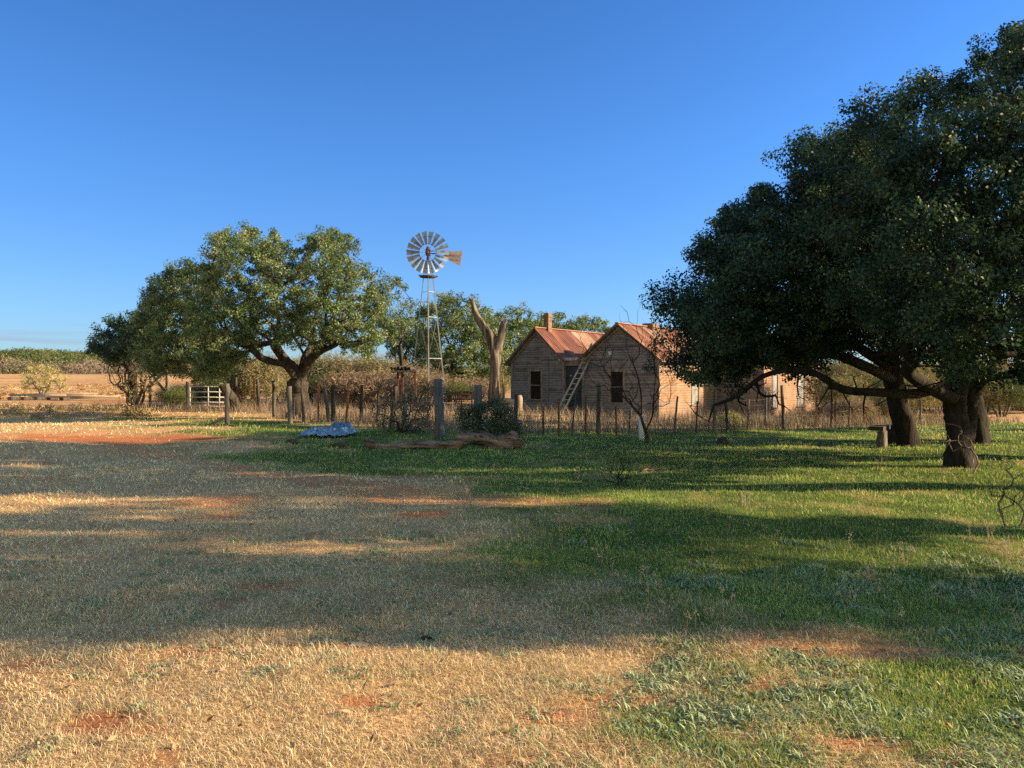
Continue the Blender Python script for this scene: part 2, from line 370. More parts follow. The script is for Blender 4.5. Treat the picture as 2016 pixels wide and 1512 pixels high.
def build_ground():
    az = np.radians(np.concatenate([np.linspace(-180, -52, 60, endpoint=False), np.linspace(-52, 52, 521), np.linspace(52, 180, 61)[1:-1]]))
    r = np.concatenate([[.0], np.geomspace(.6, 2.4, 12, endpoint=False), np.geomspace(2.4, 40, 330, endpoint=False), np.geomspace(40, 3200, 110)])
    R, A = np.meshgrid(r, az, indexing='ij')
    x = R * np.sin(A); y = R * np.cos(A)
    z = gz(x, y)
    V = np.stack([x, y, z], -1).reshape(-1, 3)
    n, k = R.shape
    idx = np.arange(n * k).reshape(n, k); nx = np.roll(idx, -1, 1)
    q = np.stack([idx[:-1], idx[1:], nx[1:], nx[:-1]], -1).reshape(-1, 4)
    gr, d = masks(V[:, 0], V[:, 1])
    far = sstep(45, 75, np.hypot(V[:, 0], V[:, 1]))
    col = np.stack([gr, d, far], -1)
    me = np_mesh('ground', V, q, col, True)
    m, nt, N, L, out = new_mat('pasture ground')
    at = N.new('ShaderNodeAttribute'); at.attribute_name = 'col'
    sep = N.new('ShaderNodeSeparateColor'); L.new(at.outputs['Color'], sep.inputs[0])
    v = coords(N, L)
    n1 = noise(N, L, v, 26, 7, .7); n2 = noise(N, L, v, 1.3, 5, .6); n3 = noise(N, L, v, 90, 5, .7)
    def rp(n, st): q = ramp(N, st); L.new(n.outputs['Fac'], q.inputs['Fac']); return q.outputs['Color']
    dry = rp(n1, [(.3, (.22, .12, .06)), (.46, (.44, .28, .15)), (.6, (.62, .45, .25)), (.8, (.76, .60, .38))])
    dry = mixc(N, L, dry, rp(n2, [(.35, (.8, .68, .56)), (.65, (1.15, 1.12, 1.05))]), .6, 'MULTIPLY')
    green = rp(n1, [(.3, (.02, .035, .010)), (.5, (.055, .095, .022)), (.66, (.10, .155, .035)), (.82, (.20, .22, .08))])
    dirt = rp(n3, [(.3, (.26, .085, .035)), (.5, (.40, .145, .06)), (.7, (.50, .215, .10))])
    farc = rp(noise(N, L, coords(N, L, (.35, 1, 1)), .22, 7, .65), [(.3, (.26, .15, .07)), (.47, (.44, .265, .125)), (.6, (.50, .33, .17)), (.75, (.34, .27, .14))])
    c = mixc(N, L, dry, farc, sep.outputs[2])
    c = mixc(N, L, c, green, sep.outputs[0])
    c = mixc(N, L, c, dirt, sep.outputs[1])
    b = N.new('ShaderNodeBsdfPrincipled'); b.inputs['Roughness'].default_value = .95; b.inputs['Specular IOR Level'].default_value = .1
    L.new(c, b.inputs['Base Color'])
    bp = N.new('ShaderNodeBump'); bp.inputs['Strength'].default_value = .9; bp.inputs['Distance'].default_value = .04
    L.new(n1.outputs['Fac'], bp.inputs['Height']); L.new(bp.outputs['Normal'], b.inputs['Normal'])
    L.new(b.outputs[0], out.inputs[0])
    o = link('ground', me, m); tag(o, kind='structure')
build_ground()

# ------------------------------------------------------------------ grass (stuff)
def blades(x, y, h, w, tilt, col, rng, curl=.9, five=True):
    n = len(x)
    z = gz(x, y) - .008
    a = rng.random(n) * 6.283
    dirx, diry = np.cos(a), np.sin(a)
    f = a + 1.57 + rng.normal(0, .5, n)
    wx, wy = np.cos(f) * w / 2, np.sin(f) * w / 2
    p0 = np.stack([x, y, z], -1); wv = np.stack([wx, wy, np.zeros(n)], -1)
    if not five:
        t = tilt
        tip = p0 + np.stack([dirx * np.sin(t) * h, diry * np.sin(t) * h, np.cos(t) * h], -1)
        V = np.stack([p0 - wv, p0 + wv, tip], 1).reshape(-1, 3)
        Fc = np.arange(n * 3).reshape(n, 3)
        C = np.repeat(col[:, None, :], 3, 1); C[:, 2] *= 1.12
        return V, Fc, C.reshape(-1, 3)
    t1 = tilt * .6; t2 = tilt + curl * rng.random(n)
    mid = p0 + np.stack([dirx * np.sin(t1) * h * .5, diry * np.sin(t1) * h * .5, np.cos(t1) * h * .5], -1)
    tip = mid + np.stack([dirx * np.sin(t2) * h * .5, diry * np.sin(t2) * h * .5, np.cos(t2) * h * .5], -1)
    tip[:, 2] = np.maximum(tip[:, 2], z + .012)
    V = np.stack([p0 - wv, p0 + wv, mid + wv * .8, mid - wv * .8, tip], 1).reshape(-1, 3)
    b = np.arange(n)[:, None] * 5
    Fc = np.concatenate([b + [0, 1, 2], b + [0, 2, 3], b + [3, 2, 4]], 1).reshape(-1, 3)
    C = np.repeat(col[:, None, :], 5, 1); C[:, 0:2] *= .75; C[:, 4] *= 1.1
    return V, Fc, C.reshape(-1, 3)
def fan(n, r0, r1, rng, half=40):
    r = np.sqrt(rng.random(n) * (r1 * r1 - r0 * r0) + r0 * r0)
    a = np.radians((rng.random(n) * 2 - 1) * half)
    return r * np.sin(a), r * np.cos(a)
def palette(cs, n, rng, jit=.15):
    cs = np.array(cs); i = rng.random(n) * (len(cs) - 1); k = i.astype(int); f = (i - k)[:, None]
    c = cs[k] * (1 - f) + cs[k + 1] * f
    return c * (1 + rng.normal(0, jit, (n, 1)))
DRY = [(.38, .25, .14), (.66, .48, .27), (.82, .65, .41), (.90, .78, .56), (.72, .58, .36)]
GREEN = [(.055, .11, .035), (.12, .21, .06), (.20, .31, .075), (.30, .39, .10), (.46, .45, .19)]
def grass():
    rng = np.random.default_rng(5)
    parts = {'dry': [], 'green': []}
    zones = [(2.4, 4.6, 230000, .062, .0023, True), (4.6, 7.5, 200000, .066, .0034, True), (7.5, 12, 150000, .07, .0058, False), (12, 18, 100000, .08, .011, False), (18, 28, 80000, .10, .018, False), (28, 46, 40000, .14, .034, False)]
    for r0, r1, n, h, w, five in zones:
        x, y = fan(n, r0, r1, rng)
        gr, d = masks(x, y)
        clump = fbm(x * 3.2, y * 3.2, 60, 3)
        keep = (rng.random(n) > d * .93) & (rng.random(n) < .35 + 1.1 * clump)
        isg = rng.random(n) < np.clip(gr * 1.08 + .035, 0, .92)
        for key, sel in (('dry', keep & ~isg), ('green', keep & isg)):
            m = int(sel.sum()); xs, ys = x[sel], y[sel]
            hv = h * .85 * (.45 + rng.random(m) * .9) * (.6 + .8 * clump[sel])
            # the straw beyond the fence grows taller
            if key == 'dry':
                tilt = .7 + rng.random(m) * .85
                col = palette(DRY, m, rng)
                tone = fbm(xs * .8, ys * .8, 70, 3)[:, None]
                col = col * (.72 + .55 * tone)
                gsel = gr[sel][:, None]
                col = col * (1 - .25 * gsel)
            else:
                tilt = .1 + rng.random(m) * .8
                col = palette(GREEN, m, rng)
                tone = fbm(xs * .7, ys * .7, 71, 3)[:, None]
                col = col * (.6 + .8 * tone)
                hv *= .8
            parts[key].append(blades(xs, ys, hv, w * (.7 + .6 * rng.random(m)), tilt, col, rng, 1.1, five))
    for key, nm in (('dry', 'dry_grass'), ('green', 'green_grass')):
        V = []; Fc = []; C = []; o = 0
        for v, f, c in parts[key]:
            V.append(v); Fc.append(f + o); C.append(c); o += len(v)
        me = np_mesh(nm, np.concatenate(V), np.concatenate(Fc), np.clip(np.concatenate(C), 0, .9))
        ob = link(nm, me, M['grass'])
        tag(ob, 'short matted straw coloured grass covering the left of the yard' if key == 'dry' else 'short green winter grass under the oaks and along the fence', 'grass', kind='stuff')
    # grey green rosettes low on the ground, mostly front right
    n = 3400
    x, y = fan(n, 2.8, 8.5, rng)
    dens = sstep(-.6, 1.6, x - .25) * (1 - sstep(5.2, 7.5, y)) + .10
    keep = (rng.random(n) < dens * sstep(.42, .56, fbm(x * 1.3, y * 1.3, 80, 3)))
    x, y = x[keep], y[keep]
    k = 26
    cx = np.repeat(x, k); cy = np.repeat(y, k); s = np.repeat(.03 + .05 * rng.random(len(x)), k)
    ox = rng.normal(0, 1, len(cx)) * s * .9; oy = rng.normal(0, 1, len(cx)) * s * .9
    col = palette([(.16, .22, .13), (.26, .34, .21), (.36, .44, .30)], len(cx), rng)
    V, Fc, C = blades(cx + ox, cy + oy, .022 + s * .75, np.full(len(cx), .011), .5 + rng.random(len(cx)) * .8, col, rng, 1.2, True)
    tag(link('ground_cover', np_mesh('ground_cover', V, Fc, C), M['grass']), 'low grey green weeds spreading over the front right grass', 'weeds', kind='stuff')
    # tall straw inside the fence
    n = 150000
    x = rng.uniform(-24, 24, n); y = rng.uniform(22.5, 47, n)
    fence = np.interp(x, [-24, -12, -10, -3.5, 0, 6, 12, 16, 24], [43, 38, 33.5, 24.8, 23.6, 24.2, 26.4, 30, 36])
    dd = y - fence
    keep = (dd > 0) & (rng.random(n) < (.25 + .9 * fbm(x * .8, y * .8, 90, 3)) * np.where(dd < 6, 1, .45))
    x, y = x[keep], y[keep]; m = len(x)
    h = (.12 + .75 * rng.random(m) ** 1.6) * (.3 + 1.2 * fbm(x * .6, y * .6, 91, 4))
    col = palette([(.10, .078, .06), (.18, .14, .108), (.27, .215, .16), (.36, .295, .225)], m, rng)
    V, Fc, C = blades(x, y, h, .008 + .010 * rng.random(m), .1 + .7 * rng.random(m), col, rng, .9, True)
    tag(link('tall_straw', np_mesh('tall_straw', V, Fc, C), M['scrub']), 'tall pale dead grass standing between the fence and the house', 'grass', kind='stuff')
grass()

# ------------------------------------------------------------------ trees
def grow(chains, targets, alpha, step, jit, rng, first=0, bend=.35):
    """chains: list of (polyline, parent index or -1). Returns nodes, parents, tip flags"""
    P = []; par = []; pl = []; ok = []
    base = []
    for poly, pi, usable in chains:
        st = len(P)
        for i, p in enumerate(poly):
            if i == 0 and pi is not None:
                q = pi if pi >= 0 else len(P) - 1
                if np.linalg.norm(P[q] - p) < 1e-4:
                    prev = q; continue
                par.append(q); pl.append(pl[q] + np.linalg.norm(P[q] - p))
            elif i == 0:
                par.append(-1); pl.append(0)
            else:
                q = len(P) - 1 if (i > 1 or pi is None or len(P) > st) else prev
                par.append(q); pl.append(pl[q] + np.linalg.norm(P[q] - p))
            P.append(np.array(p, float)); ok.append(i >= usable)
        base.append((st, len(P)))
    P = list(P); tips = []
    top = P[base[0][1] - 1]
    order = np.argsort(np.linalg.norm(targets - top, axis=1))
    A = np.zeros((len(P) + len(targets) * 14 + 10, 3)); A[:len(P)] = P
    PL = np.full(len(A), 1e9); PL[:len(P)] = np.where(ok, pl, 1e9)
    PAR = list(par); n = len(P)
    for ti in order:
        t = targets[ti]
        d = np.linalg.norm(A[:n] - t, axis=1)
        q = int(np.argmin(d + alpha * PL[:n]))
        L = d[q]; m = max(1, int(round(L / step)))
        m = min(m, 12)
        pd = A[q] - A[PAR[q]] if PAR[q] >= 0 else np.array([0, 0, 1.0])
        pd = pd / (np.linalg.norm(pd) + 1e-9)
        c = A[q] + pd * L * bend + np.array([0, 0, .06 * L])
        prev = q
        for k in range(1, m + 1):
            s = k / m
            p = (1 - s) ** 2 * A[q] + 2 * s * (1 - s) * c + s * s * t
            if k < m: p = p + rng.normal(0, jit, 3) * L / m
            A[n] = p; PAR.append(prev); PL[n] = PL[prev] + np.linalg.norm(p - A[prev]); prev = n; n += 1
        tips.append((prev, ti))
    return A[:n].copy(), np.array(PAR), tips

def tube_tree(P, par, R, rng, wob=.06, kbig=9, minr=0.0):
    n = len(P)
    kids = [[] for _ in range(n)]
    for i, p in enumerate(par):
        if p >= 0: kids[p].append(i)
    Vs = []; Qs = []; off = 0
    starts = [(-1, i) for i in range(n) if par[i] < 0]
    while starts:
        p, i = starts.pop()
        line = ([p] if p >= 0 else []) + [i]
        while kids[i]:
            ks = sorted(kids[i], key=lambda j: -R[j])
            for j in ks[1:]: starts.append((i, j))
            i = ks[0]; line.append(i)
        pts = P[line]; rad = R[line].copy()
        if p >= 0: rad[0] = min(rad[0], rad[1] * 1.15)
        if len(line) < 2 or rad.max() < minr: continue
        rad[-1] *= .5
        k = kbig if rad.max() > .12 else (6 if rad.max() > .03 else 3)
        if rad.max() > .12:
            m = 3; pts2 = smooth_path(pts, m)
            rad = np.interp(np.linspace(0, len(rad) - 1, len(pts2)), np.arange(len(rad)), rad); pts = pts2
        v, q = sweep(pts, rad, k, wob if k > 3 else 0, int(rng.integers(1e6)))
        Vs.append(v); Qs.append(q + off); off += len(v)
    return np.concatenate(Vs), np.concatenate(Qs)

def radii(P, par, tips, r0, Rt, n_nodes):
    w = np.zeros(n_nodes)
    for i, _ in tips: w[i] += 1
    for i in range(n_nodes - 1, -1, -1):
        if par[i] >= 0: w[par[i]] += w[i]
    nt = max(w.max(), 2)
    e = math.log(nt) / math.log(Rt / r0)
    return r0 * np.maximum(w, 1) ** (1 / e)

def leaves(cent, rad, per, size, cols, rng, squash=.8, droop=.0, toward=None):
    """rhombic leaves scattered in clumps"""
    n = len(cent) * per
    c = np.repeat(cent, per, 0); r = np.repeat(rad, per)
    d = rng.normal(size=(n, 3)); d /= np.linalg.norm(d, axis=1, keepdims=True)
    rr = r * rng.random(n) ** .45
    # twig-like sub clusters
    p = c + d * rr[:, None] * [1, 1, squash]
    nrm = d + rng.normal(0, .75, (n, 3)) + [0, 0, .35]
    nrm /= np.linalg.norm(nrm, axis=1, keepdims=True)
    ax = np.cross(nrm, rng.normal(size=(n, 3))); ax /= np.linalg.norm(ax, axis=1, keepdims=True) + 1e-9
    bi = np.cross(nrm, ax)
    s = size * (.6 + .8 * rng.random(n))[:, None]
    V = np.stack([p - ax * s * .5, p + bi * s * .28 + nrm * s * .06, p + ax * s * .5, p - bi * s * .28 + nrm * s * .06], 1).reshape(-1, 3)
    Fc = np.arange(n * 4).reshape(n, 4)
    base = palette(cols, len(cent), rng, .18)
    col = np.repeat(base, per, 0) * (1 + rng.normal(0, .22, (n, 1)))
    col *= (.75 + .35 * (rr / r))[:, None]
    return V, Fc, np.repeat(np.clip(col, .004, .6), 4, 0)

def inside(poly, x, y):
    poly = np.asarray(poly, float); c = np.zeros(len(x), bool); j = len(poly) - 1
    for i in range(len(poly)):
        xi, yi = poly[i]; xj, yj = poly[j]
        t = ((yi > y) != (yj > y)) & (x < (xj - xi) * (y - yi) / (yj - yi + 1e-9) + xi)
        c ^= t; j = i
    return c
def edge_dist(poly, x, y):
    poly = np.asarray(poly, float); best = np.full(len(x), 1e9)
    for i in range(len(poly)):
        a = poly[i - 1]; b = poly[i]; ab = b - a
        t = np.clip(((x - a[0]) * ab[0] + (y - a[1]) * ab[1]) / (ab @ ab + 1e-9), 0, 1)
        best = np.minimum(best, np.hypot(x - a[0] - t * ab[0], y - a[1] - t * ab[1]))
    return best
def crown_points(poly, D, depth, n, mind, rng, full=120, shell=.65, front=.5):
    """points spread through a crown whose outline seen from the yard is poly"""
    poly = np.asarray(poly, float)
    lo = poly.min(0); hi = poly.max(0)
    out = []
    tries = 0
    while len(out) < n and tries < 60:
        tries += 1
        m = 400
        x = rng.uniform(lo[0], hi[0], m); y = rng.uniform(lo[1], hi[1], m)
        ok = inside(poly, x, y); x, y = x[ok], y[ok]
        if len(x) == 0: continue
        e = np.clip(edge_dist(poly, x, y) / full, 0, 1)
        half = depth * np.sqrt(np.clip(1 - (1 - e) ** 2, .02, 1))
        u = rng.random(len(x))
        t = np.where(rng.random(len(x)) < shell, np.where(rng.random(len(x)) < front + .15, -1, 1) * (1 - .3 * u), 2 * u - 1)
        dd = D + t * half
        for i in range(len(x)):
            # keep the crown's true size: spread about the axis, scaled to the mean distance
            p = pt(x[i], y[i], dd[i])
            if out:
                if np.min(np.linalg.norm(np.array(out) - p, axis=1)) < mind: continue
            out.append(p)
            if len(out) >= n: break
    return np.array(out)

OAKSHADE = [(.013, .036, .028), (.025, .058, .041), (.042, .082, .051), (.066, .106, .058)]  # leaf colours darkened and blued to carry the crowns' shade
OAKLIT = [(.045, .080, .034), (.082, .130, .054), (.128, .178, .080), (.19, .226, .122)]  # same oaks' leaves, brightened to carry the sunlight in their colour

def oak(name, label, cat, base, chains, targets, Rt, clump, per, size, cols, seed, group=None, bark='bark', alpha=.35, bare=None, r0=.012, step=.45, jit=.16, leaf='leaf', low_limb=None):
    rng = np.random.default_rng(seed)
    root = empty(name, base, label, cat, group)
    allt = targets if bare is None or len(bare) == 0 else np.concatenate([targets, bare])
    P, par, tips = grow(chains, allt, alpha, step, jit, rng)
    R = radii(P, par, tips, r0, Rt, len(P))
    # root flare
    h = P[:, 2] - base[2]
    trunk_n = len(chains[0][0])
    R[:trunk_n] = np.maximum(R[:trunk_n], Rt * .88) * (1 + .22 * np.exp(-np.maximum(h[:trunk_n], 0) / .3))
    c0 = trunk_n
    for pl_, pi_, us_ in chains[1:]:
        if pi_ is not None and pi_ <= 3: R[c0:c0 + 8] = np.maximum(R[c0:c0 + 8], Rt * .7)
        c0 += len(pl_) - 1
    V, Q = tube_tree(P, par, R, rng, .075, 16)
    if low_limb is not None:
        lp = smooth_path(np.array(low_limb[0]), 4)
        P2, par2, tips2 = grow([(lp, None, 5)], low_limb[1], .15, .25, .22, rng)
        R2 = np.maximum(radii(P2, par2, tips2, .008, .10, len(P2)), 0)
        R2[:len(lp)] = np.linspace(.105, .03, len(lp))
        V2, Q2 = tube_tree(P2, par2, R2, rng, .08)
        Q = np.concatenate([Q, Q2 + len(V)]); V = np.concatenate([V, V2])
    link('trunk', np_mesh('trunk', V - base, Q, None, True), M[bark], root)
    nt = len(targets)
    # every clump is broken into several sprays along its last twigs
    rad = clump * (.65 + .7 * rng.random(nt))
    sub = 6
    cc = np.repeat(targets, sub, 0); rr = np.repeat(rad, sub)
    off = rng.normal(size=(nt * sub, 3)); off /= np.linalg.norm(off, axis=1, keepdims=True)
    cc = cc + off * (rr * (.25 + .75 * rng.random(nt * sub)))[:, None] * [1, 1, .75]
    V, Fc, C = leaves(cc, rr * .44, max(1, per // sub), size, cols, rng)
    link('crown', np_mesh('crown', V - base, Fc, C), M[leaf], root)
    return root

def poly_oak(name, label, cat, poly, D, depth, base_px, n, mind, Rt, clump, per, size, cols, seed, fork=None, limbs=(), full=110, group=None, bark='bark', baseD=None, bare=None, alpha=.35, shell=.65, front=.5, low_limb=None):
    rng = np.random.default_rng(seed + 500)
    t = crown_points(poly, D, depth, n, mind, rng, full, shell, front)
    bD = baseD or D
    b = gp(base_px, bD)
    c = t.mean(0)
    if fork is None:
        fk = b + (c - b) * .42; fk[2] = b[2] + (c[2] - b[2]) * .5
        trunk = smooth_path([b - [0, 0, .25], b + [.0, 0, .5], b * .5 + fk * .5 + rng.normal(0, .12, 3), fk], 3)
    else:
        trunk = smooth_path([b - [0, 0, .25]] + [np.array(q, float) for q in fork], 3)
    chains = [(trunk, None, max(3, len(trunk) - 2))]
    for poly_l, at in limbs:
        li = int(np.argmin(np.linalg.norm(trunk - np.array(poly_l[0]), axis=1))) if at is None else at
        pl = smooth_path([trunk[li]] + [np.array(q, float) for q in poly_l[1:]], 3)
        chains.append((pl, li, 2))
    return oak(name, label, cat, b, chains, t, Rt, clump, per, size, cols, seed, group, bark, alpha, bare, low_limb=low_limb)

LIM = 1.0
# --- the big shaded oaks on the right
polyA = [(1650, 288), (1700, 241), (1740, 206), (1790, 198), (1830, 164), (1860, 156), (1890, 124), (1935, 101), (1960, 92), (1990, 76), (2030, 68), (2120, 46), (2240, 146), (2300, 326), (2300, 500), (2250, 650), (2120, 737), (2016, 734), (1965, 750), (1925, 756), (1890, 738), (1850, 722), (1800, 694), (1740, 652), (1690, 602), (1640, 515), (1622, 420), (1625, 320)]
polyB = [(1320, 613), (1333, 580), (1360, 575), (1380, 558), (1378, 508), (1386, 468), (1406, 450), (1432, 428), (1460, 416), (1487, 390), (1502, 372), (1530, 386), (1562, 366), (1576, 320), (1604, 296), (1644, 266), (1700, 254), (1760, 264), (1800, 314), (1840, 450), (1850, 630), (1800, 702), (1735, 685), (1690, 670), (1640, 694), (1600, 724), (1550, 722), (1505, 722), (1475, 706), (1440, 741), (1400, 733), (1352, 738), (1332, 711), (1356, 698), (1336, 658)]
polyC = [(1660, 470), (1790, 420), (1900, 390), (2050, 380), (2200, 440), (2210, 650), (2090, 705), (1980, 705), (1900, 712), (1810, 706), (1765, 640), (1690, 610)]
bA = gp(1890, 14.9)
limbA = [pt(1862, 760, 14.6), pt(1800, 775, 14.2), pt(1722, 772, 14.0), pt(1660, 766, 14.1), pt(1610, 738, 14.3), pt(1560, 728, 14.6), pt(1500, 742, 14.9), pt(1455, 778, 15.1), pt(1405, 798, 15.3)]
limbA2 = [pt(1850, 740, 14.6), pt(1790, 735, 13.6), pt(1815, 690, 13.0), pt(1850, 640, 12.6), pt(1880, 600, 12.4)]
limbA3 = [pt(1880, 720, 14.8), pt(1810, 660, 15.2), pt(1730, 600, 15.6), pt(1660, 540, 15.8)]
limbA4 = [pt(1900, 700, 14.8), pt(1930, 600, 14.4), pt(1950, 480, 14.0), pt(1930, 350, 13.8)]
rb = np.random.default_rng(44)
bareA = np.array([pt(px, py, D) for px, py, D in ((1395, 830, 15.3), (1430, 822, 15.2), (1470, 800, 15.0), (1545, 800, 14.6), (1520, 780, 14.9), (1590, 790, 14.2), (1610, 800, 14.4), (1570, 760, 14.6), (1640, 790, 14.2), (1655, 800, 13.9), (1350, 790, 15.4), (1370, 815, 15.4), (1480, 830, 15.1), (1620, 770, 14.0), (1700, 800, 13.9), (1760, 720, 13.2), (1705, 735, 13.0), (1680, 742, 13.1), (1730, 752, 13.1), (1880, 735, 13.6), (1868, 772, 13.4), (1850, 752, 13.5), (1900, 745, 13.4), (1505, 800, 14.9), (1445, 850, 15.2), (1560, 812, 14.5))] +
                 [pt(px_, np.interp(px_, [1400, 1455, 1500, 1560, 1610, 1660, 1722], [798, 778, 742, 728, 738, 766, 772]) + rb.uniform(-25, 62), np.interp(px_, [1400, 1720], [15.3, 14.0]) + rb.uniform(-.5, .5)) for px_ in rb.uniform(1400, 1730, 60)])
bareT = np.array([pt(rb.uniform(1680, 1960), rb.uniform(600, 735), rb.uniform(12.5, 16)) for _ in range(60)])
poly_oak('oak_tree', 'huge dark shaded live oak nearest on the right, with a double trunk', 'tree', polyA, 14.2, 4.4, 1890, 300, .42, .235, .52, 900, .058, OAKSHADE, 101,
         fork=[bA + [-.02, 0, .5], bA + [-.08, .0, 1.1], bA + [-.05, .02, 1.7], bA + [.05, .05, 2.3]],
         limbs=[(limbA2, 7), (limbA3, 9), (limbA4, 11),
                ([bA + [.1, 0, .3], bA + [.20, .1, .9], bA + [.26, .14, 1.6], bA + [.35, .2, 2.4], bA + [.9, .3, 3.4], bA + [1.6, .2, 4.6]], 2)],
         full=170, bare=bareT, shell=.72, front=.6, baseD=14.9, bark='bark_shaded', low_limb=(limbA, bareA))
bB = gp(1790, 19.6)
poly_oak('oak_tree', 'dark live oak with one leaning trunk and a crown overhanging the farmhouse', 'tree', polyB, 17.0, 3.9, 1790, 370, .42, .235, .55, 850, .066, OAKSHADE, 102,
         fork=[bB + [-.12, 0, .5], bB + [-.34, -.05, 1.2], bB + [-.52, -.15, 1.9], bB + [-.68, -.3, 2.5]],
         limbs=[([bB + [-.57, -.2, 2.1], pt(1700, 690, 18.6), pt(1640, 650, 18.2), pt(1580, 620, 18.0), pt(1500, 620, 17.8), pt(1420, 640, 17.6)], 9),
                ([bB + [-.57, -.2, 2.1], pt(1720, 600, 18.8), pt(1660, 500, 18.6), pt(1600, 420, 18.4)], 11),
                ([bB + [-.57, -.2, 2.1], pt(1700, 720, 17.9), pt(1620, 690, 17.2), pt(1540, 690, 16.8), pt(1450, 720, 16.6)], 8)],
         full=170, shell=.68, front=.55, baseD=19.6, bark='bark_shaded')
poly_oak('oak_tree', 'live oak whose dark trunk stands right behind the double trunked oak', 'tree', polyC, 21, 3.6, 1925, 165, .55, .26, .65, 500, .08, OAKSHADE, 103, full=160, baseD=20.2, bark='bark_shaded',
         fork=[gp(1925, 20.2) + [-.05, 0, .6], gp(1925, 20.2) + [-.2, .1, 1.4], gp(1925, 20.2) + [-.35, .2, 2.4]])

# --- the sunlit oaks on the left
polyL1 = [(372, 700), (372, 640), (385, 590), (402, 550), (416, 505), (424, 478), (445, 463), (470, 462), (500, 453), (530, 449), (553, 462), (572, 488), (590, 505), (604, 482), (627, 461), (655, 463), (678, 466), (688, 486), (696, 514), (726, 530), (740, 565), (765, 612), (772, 650), (748, 675), (718, 694), (690, 690), (660, 670), (630, 690), (600, 680), (560, 672), (520, 668), (495, 690), (470, 712), (430, 742), (395, 738)]
polyL2 = [(262, 690), (272, 640), (280, 600), (290, 570), (304, 554), (332, 536), (357, 521), (385, 516), (420, 525), (440, 600), (445, 700), (425, 742), (385, 738), (345, 728), (300, 728)]
polyL3 = [(178, 708), (182, 688), (200, 656), (220, 632), (250, 632), (280, 610), (310, 620), (320, 680), (300, 715), (255, 705), (220, 712), (195, 700)]
polyL4 = [(735, 560), (750, 545), (768, 541), (790, 560), (808, 575), (812, 620), (800, 655), (775, 680), (740, 675), (730, 620)]
bL = gp(590, 33.8)
def PL(zx, zy, D): return pt(400 + zx / 3.024, 400 + zy / 3.024, D)
poly_oak('oak_tree', 'broad sunlit live oak with a leaning forked trunk left of the windmill', 'tree', polyL1, 33.5, 5.2, 590, 300, .52, .46, .56, 520, .085, OAKLIT, 104,
         fork=[PL(565, 1180, 33.8), PL(560, 1120, 33.8), PL(570, 1060, 33.7)],
         limbs=[([PL(570, 1060, 33.7), PL(555, 1000, 33.6), PL(500, 945, 33.3), PL(440, 870, 33.0), PL(405, 820, 32.8), PL(330, 770, 32.6), PL(230, 740, 32.4)], 8),
                ([PL(560, 1030, 33.7), PL(490, 965, 33.0), PL(410, 945, 32.4), PL(340, 915, 32.0), PL(285, 865, 31.8), PL(220, 850, 31.6)], 8),
                ([PL(570, 1060, 33.7), PL(620, 980, 33.8), PL(600, 900, 33.9), PL(560, 830, 34.0), PL(500, 700, 34.0), PL(480, 560, 34.0)], 9),
                ([PL(575, 1060, 33.7), PL(620, 960, 33.4), PL(690, 880, 33.0), PL(770, 850, 32.6), PL(840, 790, 32.4), PL(900, 700, 32.2)], 9),
                ([PL(575, 1060, 33.7), PL(600, 930, 34.2), PL(655, 800, 34.8), PL(620, 690, 35.2), PL(570, 640, 35.4), PL(540, 480, 35.6), PL(480, 330, 35.5)], 9),
                ([PL(575, 1060, 33.7), PL(660, 900, 34.6), PL(760, 720, 35.2), PL(830, 480, 35.6), PL(770, 370, 35.6), PL(720, 290, 35.5)], 9)],
         full=130, bark='bark', shell=.7, front=.55, baseD=33.8)
poly_oak('oak_tree', 'live oak joined to the left side of the broad sunlit oak, behind the pipe gate', 'tree', polyL2, 37.5, 3.6, 462, 165, .52, .24, .62, 450, .09, OAKLIT, 105, full=110, baseD=41)
poly_oak('oak_tree', 'low dark live oak at the far left end of the tree row', 'tree', polyL3, 43, 3.0, 262, 80, .55, .25, .68, 380, .105, OAKSHADE, 106, full=80, baseD=46)
poly_oak('oak_tree', 'thin open oak between the broad sunlit oak and the windmill', 'tree', polyL4, 47, 2.2, 806, 42, .55, .12, .62, 210, .105, OAKLIT, 107, full=60, baseD=50)
# --- trees behind the windmill and the house
for i, (poly, D, dep, bpx, n, lab) in enumerate((
        ([(828, 610), (850, 592), (890, 586), (925, 594), (955, 614), (980, 645), (986, 700), (980, 742), (930, 742), (880, 735), (850, 728), (832, 690)], 61, 4.5, 882, 130, 'dark green oak standing right behind the windmill tower and the dead trunk'),
        ([(950, 660), (965, 628), (990, 614), (1012, 607), (1036, 625), (1050, 660), (1045, 720), (1000, 750), (960, 740)], 66, 4, 985, 80, 'tall oak behind the peak of the left farmhouse gable'),
        ([(1035, 660), (1045, 632), (1075, 626), (1110, 620), (1128, 640), (1130, 700), (1080, 720), (1040, 700)], 70, 3.5, 1085, 55, 'oak crown showing above the rusty roof beside the slender chimney'),
        ([(1105, 660), (1120, 634), (1150, 628), (1185, 638), (1206, 660), (1210, 700), (1150, 710), (1110, 700)], 72, 3.5, 1160, 50, 'oak crown showing above the rusty roof nearest the right gable'),
        ([(770, 640), (800, 625), (840, 635), (850, 690), (830, 725), (785, 720), (765, 690)], 66, 3, 805, 40, 'small oak far behind the scrub left of the windmill'))):
    poly_oak('oak_tree', lab, 'tree', poly, D, dep, bpx, n, .8, .28, .95, 330, .15, OAKLIT, 120 + i, full=60, group=None)

